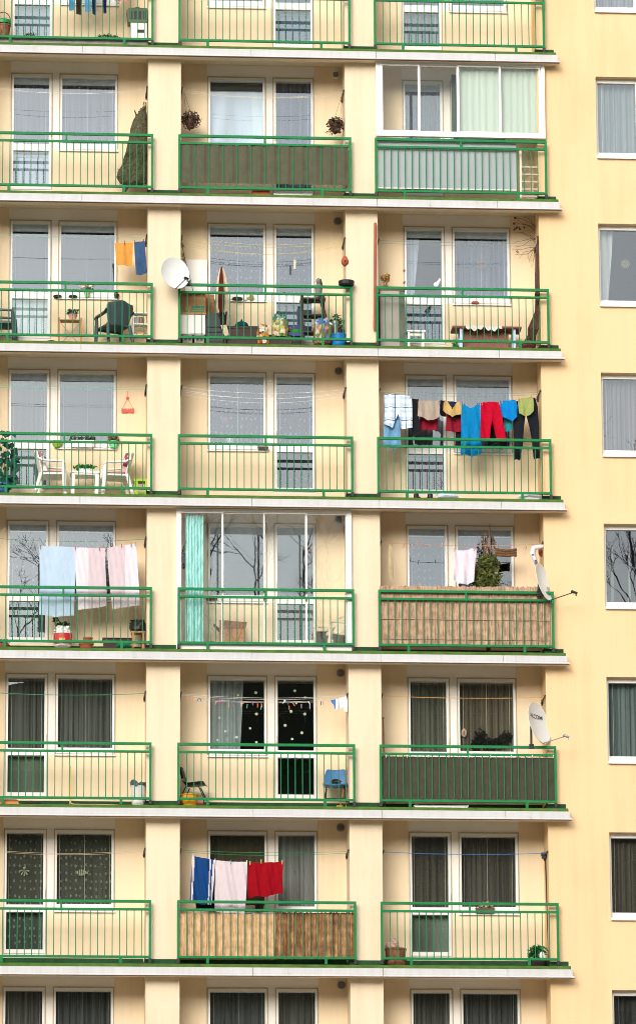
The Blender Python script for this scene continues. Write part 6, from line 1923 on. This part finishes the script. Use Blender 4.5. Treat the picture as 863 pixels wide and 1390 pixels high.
dish('lettered grey white satellite dish above the dark olive shade cloth', at(732, 981.5, -.02), .78, .76, (.86, -.60, .20), at(768, 999.5, -.34), at(721, 1013, RY), 'ALCOM')
x0, x1, z0, z1 = R(518.5, 976, 522, 1086, .5)
mb = MB(); mb.tube([((x0+x1)/2+.02, .5, fz(5)), ((x0+x1)/2, .5, z1)], .013, 7); mb.tube([((x0+x1)/2, .5, z1), ((x0+x1)/2, .5, z1+.03)], .018, 7)
solo('stick', mb, simple('rust brown stick', c3(156, 92, 60), .7), 'thin rust brown stick leaning at the left above the dark shade cloth', 'stick')
p = at(629.5, 995, 1.05)
t = thing('orchid', 'single pale orchid bloom behind glass above dark leaf shapes', 'flower', p)
mb = MB(); mb.blob(p, .05, .03, .075, 2, .12); part('blossom', mb, simple('cream bloom', c3(206, 180, 150), .7), t)
mb = MB(); mb.blob(p+Vector((.0, -.028, -.005)), .016, .012, .04, 3, .1); part('lip', mb, simple('ochre lip', c3(150, 100, 60), .7), t)
mb = MB(); mb.tube([p, p+Vector((.03, .02, -.22)), Vector((p.x+.05, 1.09, zr(5)+1.26))], .006, 5); part('stem', mb, M['leaf'], t)
c = Vector((at(662, 1012, 1.18).x, 1.2, zr(5)+1.24))
t = thing('potted_plant', 'dark row of leaf silhouettes inside the window beside the lettered dish', 'potted plant', c)
mb = MB()
for px, py, hw, hh, sd in ((652, 1003, 11, 14, 1), (664, 1010, 12, 9, 2), (676, 1008, 10, 11, 3), (688, 1003, 9, 15, 4), (645, 1011, 7, 9, 5)):
    a = at(px, py, 1.065)
    mb.leaves(a, hw/76, .012, hh/76, 150, .075, sd, .55, shell=.1)
part('foliage', mb, simple('shadow leaf', c3(38, 34, 24), .9, .4, 9), t)
mb = MB(); mb.box(c.x-.42, c.x+.42, 1.17, 1.3, c.z-.03, c.z+.08); part('box', mb, M['darkwood'], t)

# ------------------------------------------------------------------ seventh row
for px, py, sh, lab in ((111, 328+0, 'shell', 'pale shell shaped ornament in the door glass of the lower left balcony'), (110, 0, '', '')):
    if not sh:
        continue
p = at(33, 1185.5, 1.06)
t = thing('window_ornament', 'pale fan shaped shell ornament hanging in the lower left door glass', 'ornament', p)
pm = simple('pale green shell', c3(160, 168, 130), .8)
mb = MB()
for k in range(5):
    a = PI*(.08+.84*k/4)+PI; mb.add([p+Vector((0, 0, .06)), p+Vector((.09*math.cos(a-.13), 0, .06+.12*math.sin(a-.13))), p+Vector((.09*math.cos(a+.13), 0, .06+.12*math.sin(a+.13)))], [(0, 1, 2)])
part('fan', mb, pm, t)
mb = MB(); mb.blob(p+Vector((0, 0, .09)), .028, .01, .02, 1, .05); part('knob', mb, pm, t)
p = at(110, 1185, 1.06)
t = thing('window_ornament', 'pale striped fish ornament hanging in the lower left window', 'ornament', p)
mb = MB()
for k in range(5):
    x = -.075+.034*k; h = (.03, .055, .06, .05, .03)[k]
    mb.add([p+Vector((x, 0, -h)), p+Vector((x+.02, 0, -h*.9)), p+Vector((x+.026, 0, h*.9)), p+Vector((x+.004, 0, h))], [(0, 1, 2, 3)])
part('body', mb, pm, t)
mb = MB(); mb.add([p+Vector((.095, 0, 0)), p+Vector((.14, 0, -.045)), p+Vector((.12, 0, 0)), p+Vector((.14, 0, .045))], [(0, 1, 2, 3)]); part('tail', mb, pm, t)
sb, sw = cloth('royal blue towelling', (24, 66, 122), .1), cloth('white towelling', (212, 206, 210), .05)
garment('towel', 'royal blue towel with white edge stripes, leftmost on the bright green line', 'towel', [(261, 1162), (275, 1165), (292, 1168), (291, 1190), (288, 1222), (286, 1229), (272, 1228), (257.5, 1223), (259, 1190)], .30, [sb, sw], WASH, fn=lambda u, v: 1 if (.05-.06*(1-v) < u-.13*(1-v)*.0-(.10*(1-v)) < .10-.0*(1-v) and u < .25) or (.78 < u+.10*v-.02 < .83) or (.90 < u+.10*v-.02 < .985) else 0, seed=61, fold=.018, k=8)
garment('trousers', 'black cloth hanging hidden behind the royal blue towel', 'cloth', [(264, 1180), (293, 1180), (292, 1238), (266, 1236)], .5, blk, WASH, seed=62)
garment('towel', 'white pink towel hanging between the blue towel and red cloth', 'towel', [(292.5, 1168), (310, 1170), (335.5, 1170.5), (335, 1195), (333.5, 1225), (332.5, 1241), (312, 1240.5), (291, 1238), (292, 1205)], .29, cloth('white pink towelling', (214, 200, 203), .06), WASH, seed=63, fold=.018, k=6, back=.85)
garment('shirt', 'dark red shirt, rightmost of the washing on the bright green line', 'shirt', [(337, 1171.5), (350, 1171.5), (367, 1171), (384.5, 1170.5), (383, 1190), (384, 1210), (382, 1215), (378, 1213), (362, 1218), (347, 1217), (340, 1219.5), (337, 1219), (336, 1200)], .30, cloth('dark red cotton', (150, 12, 26), .15), WASH, seed=64, fold=.02, k=9)
for px, py, rgb in ((262, 1162, (220, 220, 220)), (292, 1168, (220, 220, 220)), (313, 1170, (60, 150, 170)), (335, 1170, (226, 226, 226)), (339.5, 1171, (220, 200, 60)), (354.5, 1169, (206, 196, 40)), (383, 1170, (226, 200, 120))):
    peg(px, py, .28, rgb, 'small pale or yellow peg on the bright green line of red, white and blue washing', 'pegs on the bright green line')
x0, x1, z0, z1 = R(241, 1241, 372, 1304, RY+.05)
solo('reed_screen', screen_sheet(x0, x1, z0, z1, RY+.05, .02, .008, 16, 110, 8), reed_mat('straw reed', c3(160, 122, 84), c3(200, 160, 118), c3(220, 186, 146)), 'lighter straw coloured reed mat on the left under the blue towel', 'reed mat', 'mats lining the railings')
x0, x1, z0, z1 = R(374, 1240, 480.5, 1304, RY+.055)
solo('reed_screen', screen_sheet(x0, x1, z0, z1, RY+.058, .03, .014, 17, 130, 8), reed_mat('brown reed', c3(84, 54, 32), c3(146, 102, 66), c3(196, 152, 108)), 'darker brown shaggy reed mat on the right below the red shirt', 'reed mat', 'mats lining the railings')
p = at(400, 1233, .905); c = Vector((at(352, 1225, .905).x, .905, zr(6)+1.122))
mb = MB(); mb.lathe(c, [(.06, 0), (.08, .1), (.085, .12), (.07, .12)], 14); solo('pot', mb, M['darkwood'], 'dark pot on the sill beneath the red shirt', 'pot')
c = foot(537, 6, .45)
t = thing('wicker_basket', 'brown wicker basket with a fluffy pink bundle at the lower right', 'basket', c)
wk = reed_mat('brown wicker', c3(72, 42, 28), c3(116, 72, 46), c3(150, 100, 66))
mb = MB(); mb.lathe(c, [(.16, 0), (.18, .30), (.19, .32), (.19, .345), (.165, .345)], 20); part('body', mb, wk, t)
mb = MB(); mb.lathe(c, [(.175, .13), (.187, .15), (.178, .17)], 20); part('band', mb, M['darkwood'], t)
c = c+Vector((-.10, -.02, .346)); mb = MB(); mb.blob(c+Vector((.02, 0, .04)), .10, .08, .08, 2, .22); mb.blob(c+Vector((.08, 0, .09)), .08, .06, .08, 5, .22)
solo('fluffy_bundle', mb, simple('pink grey fluff', c3(190, 156, 142), 1.0, .3, 14, .8, 60), 'fluffy pink grey bundle lying on the brown wicker basket', 'bundle')
c = at(658, 1238, .9); c.z = zr(6)+1.122
t = thing('planter', 'dark trough of pale cream flowers on the sill at the lower right', 'planter', c)
mb = MB(); mb.box(c.x-.17, c.x+.17, .865, .94, c.z, c.z+.10, tx=.1); part('box', mb, simple('brown trough', c3(90, 66, 52), .7), t)
mb = MB(); mb.leaves(c+Vector((0, 0, .12)), .17, .05, .04, 70, .05, 4); part('foliage', mb, M['leaf'], t)
mb = MB(); mb.leaves(c+Vector((.02, -.02, .155)), .16, .05, .05, 80, .055, 5, .9); part('blossom', mb, cloth('cream petals', (226, 204, 176)), t)
c = foot(731, 6, .42)
t = thing('potted_plant', 'leafy green plant with a white bag in a dark tub at the lower right corner', 'potted plant', c)
pot(t, c, .17, .17, simple('dark brown tub', c3(52, 36, 34), .7))
mb = MB(); mb.leaves(c+Vector((-.02, 0, .30)), .19, .12, .13, 170, .10, 9, .5); part('foliage', mb, simple('fresh green leaf', c3(34, 110, 50), .5, .5, 9, trans=.2), t)
mb = MB(); mb.blob(c+Vector((.05, -.12, .22)), .05, .03, .06, 6, .2); part('bag', mb, M['white'], t)
t = thing('mop', 'dark mop with its black head up leaning in the right corner', 'mop', foot(745, 6, .5))
b0 = foot(745, 6, .5); tp = at(740, 1166, .55)
mb = MB(); mb.tube([b0, tp], .012, 7); part('handle', mb, M['darkwood'], t)
mb = MB(); mb.box(tp.x-.06, tp.x+.07, .50, .60, tp.z, tp.z+.05); part('head', mb, M['black'], t)
mb = MB(); mb.box(tp.x-.075, tp.x+.085, .49, .61, tp.z+.0505, tp.z+.10, tx=.1); part('bristles', mb, M['black'], t)


# ------------------------------------------------------------------ light and camera
SUN_EL, SUN_AZ = math.radians(23), math.radians(200)      # azimuth from +y clockwise
w = bpy.data.worlds.new("World"); sc.world = w; w.use_nodes = True
nt = w.node_tree; bg = nt.nodes['Background']
sky = nt.nodes.new('ShaderNodeTexSky'); sky.sky_type = 'NISHITA'; sky.sun_disc = False
sky.sun_elevation = SUN_EL; sky.sun_rotation = SUN_AZ; sky.dust_density = 3.0; sky.air_density = 1.0
hs = nt.nodes.new('ShaderNodeHueSaturation'); hs.inputs['Saturation'].default_value = 0.30; hs.inputs['Value'].default_value = 1.66
nt.links.new(sky.outputs[0], hs.inputs['Color']); nt.links.new(hs.outputs[0], bg.inputs['Color'])
bg.inputs['Strength'].default_value = 0.15
sun = bpy.data.lights.new('sun', 'SUN'); sun.energy = 1.25; sun.angle = math.radians(30); sun.color = (1.0, 0.95, 0.87)
so = bpy.data.objects.new('sun', sun); COL.objects.link(so)
sd = Vector((math.sin(SUN_AZ)*math.cos(SUN_EL), math.cos(SUN_AZ)*math.cos(SUN_EL), math.sin(SUN_EL)))
so.rotation_euler = sd.to_track_quat('Z', 'Y').to_euler()

cam = bpy.data.cameras.new('camera'); co = bpy.data.objects.new('camera', cam); COL.objects.link(co)
cam.sensor_fit = 'HORIZONTAL'; cam.sensor_width = 36.0; cam.lens = FPX*36.0/IW
cam.clip_start = 1.0; cam.clip_end = 3000
m = Matrix.Identity(4)
for i in range(3):
    m[i][0] = R2[i]; m[i][1] = U2[i]; m[i][2] = -FW[i]; m[i][3] = CAM[i]
co.matrix_world = m
sc.camera = co
sc.view_settings.view_transform = 'Standard'; sc.view_settings.look = 'None'
sc.view_settings.exposure = 0; sc.view_settings.gamma = 1
sc.cycles.transparent_max_bounces = 16
sc.cycles.filter_width = 0.95
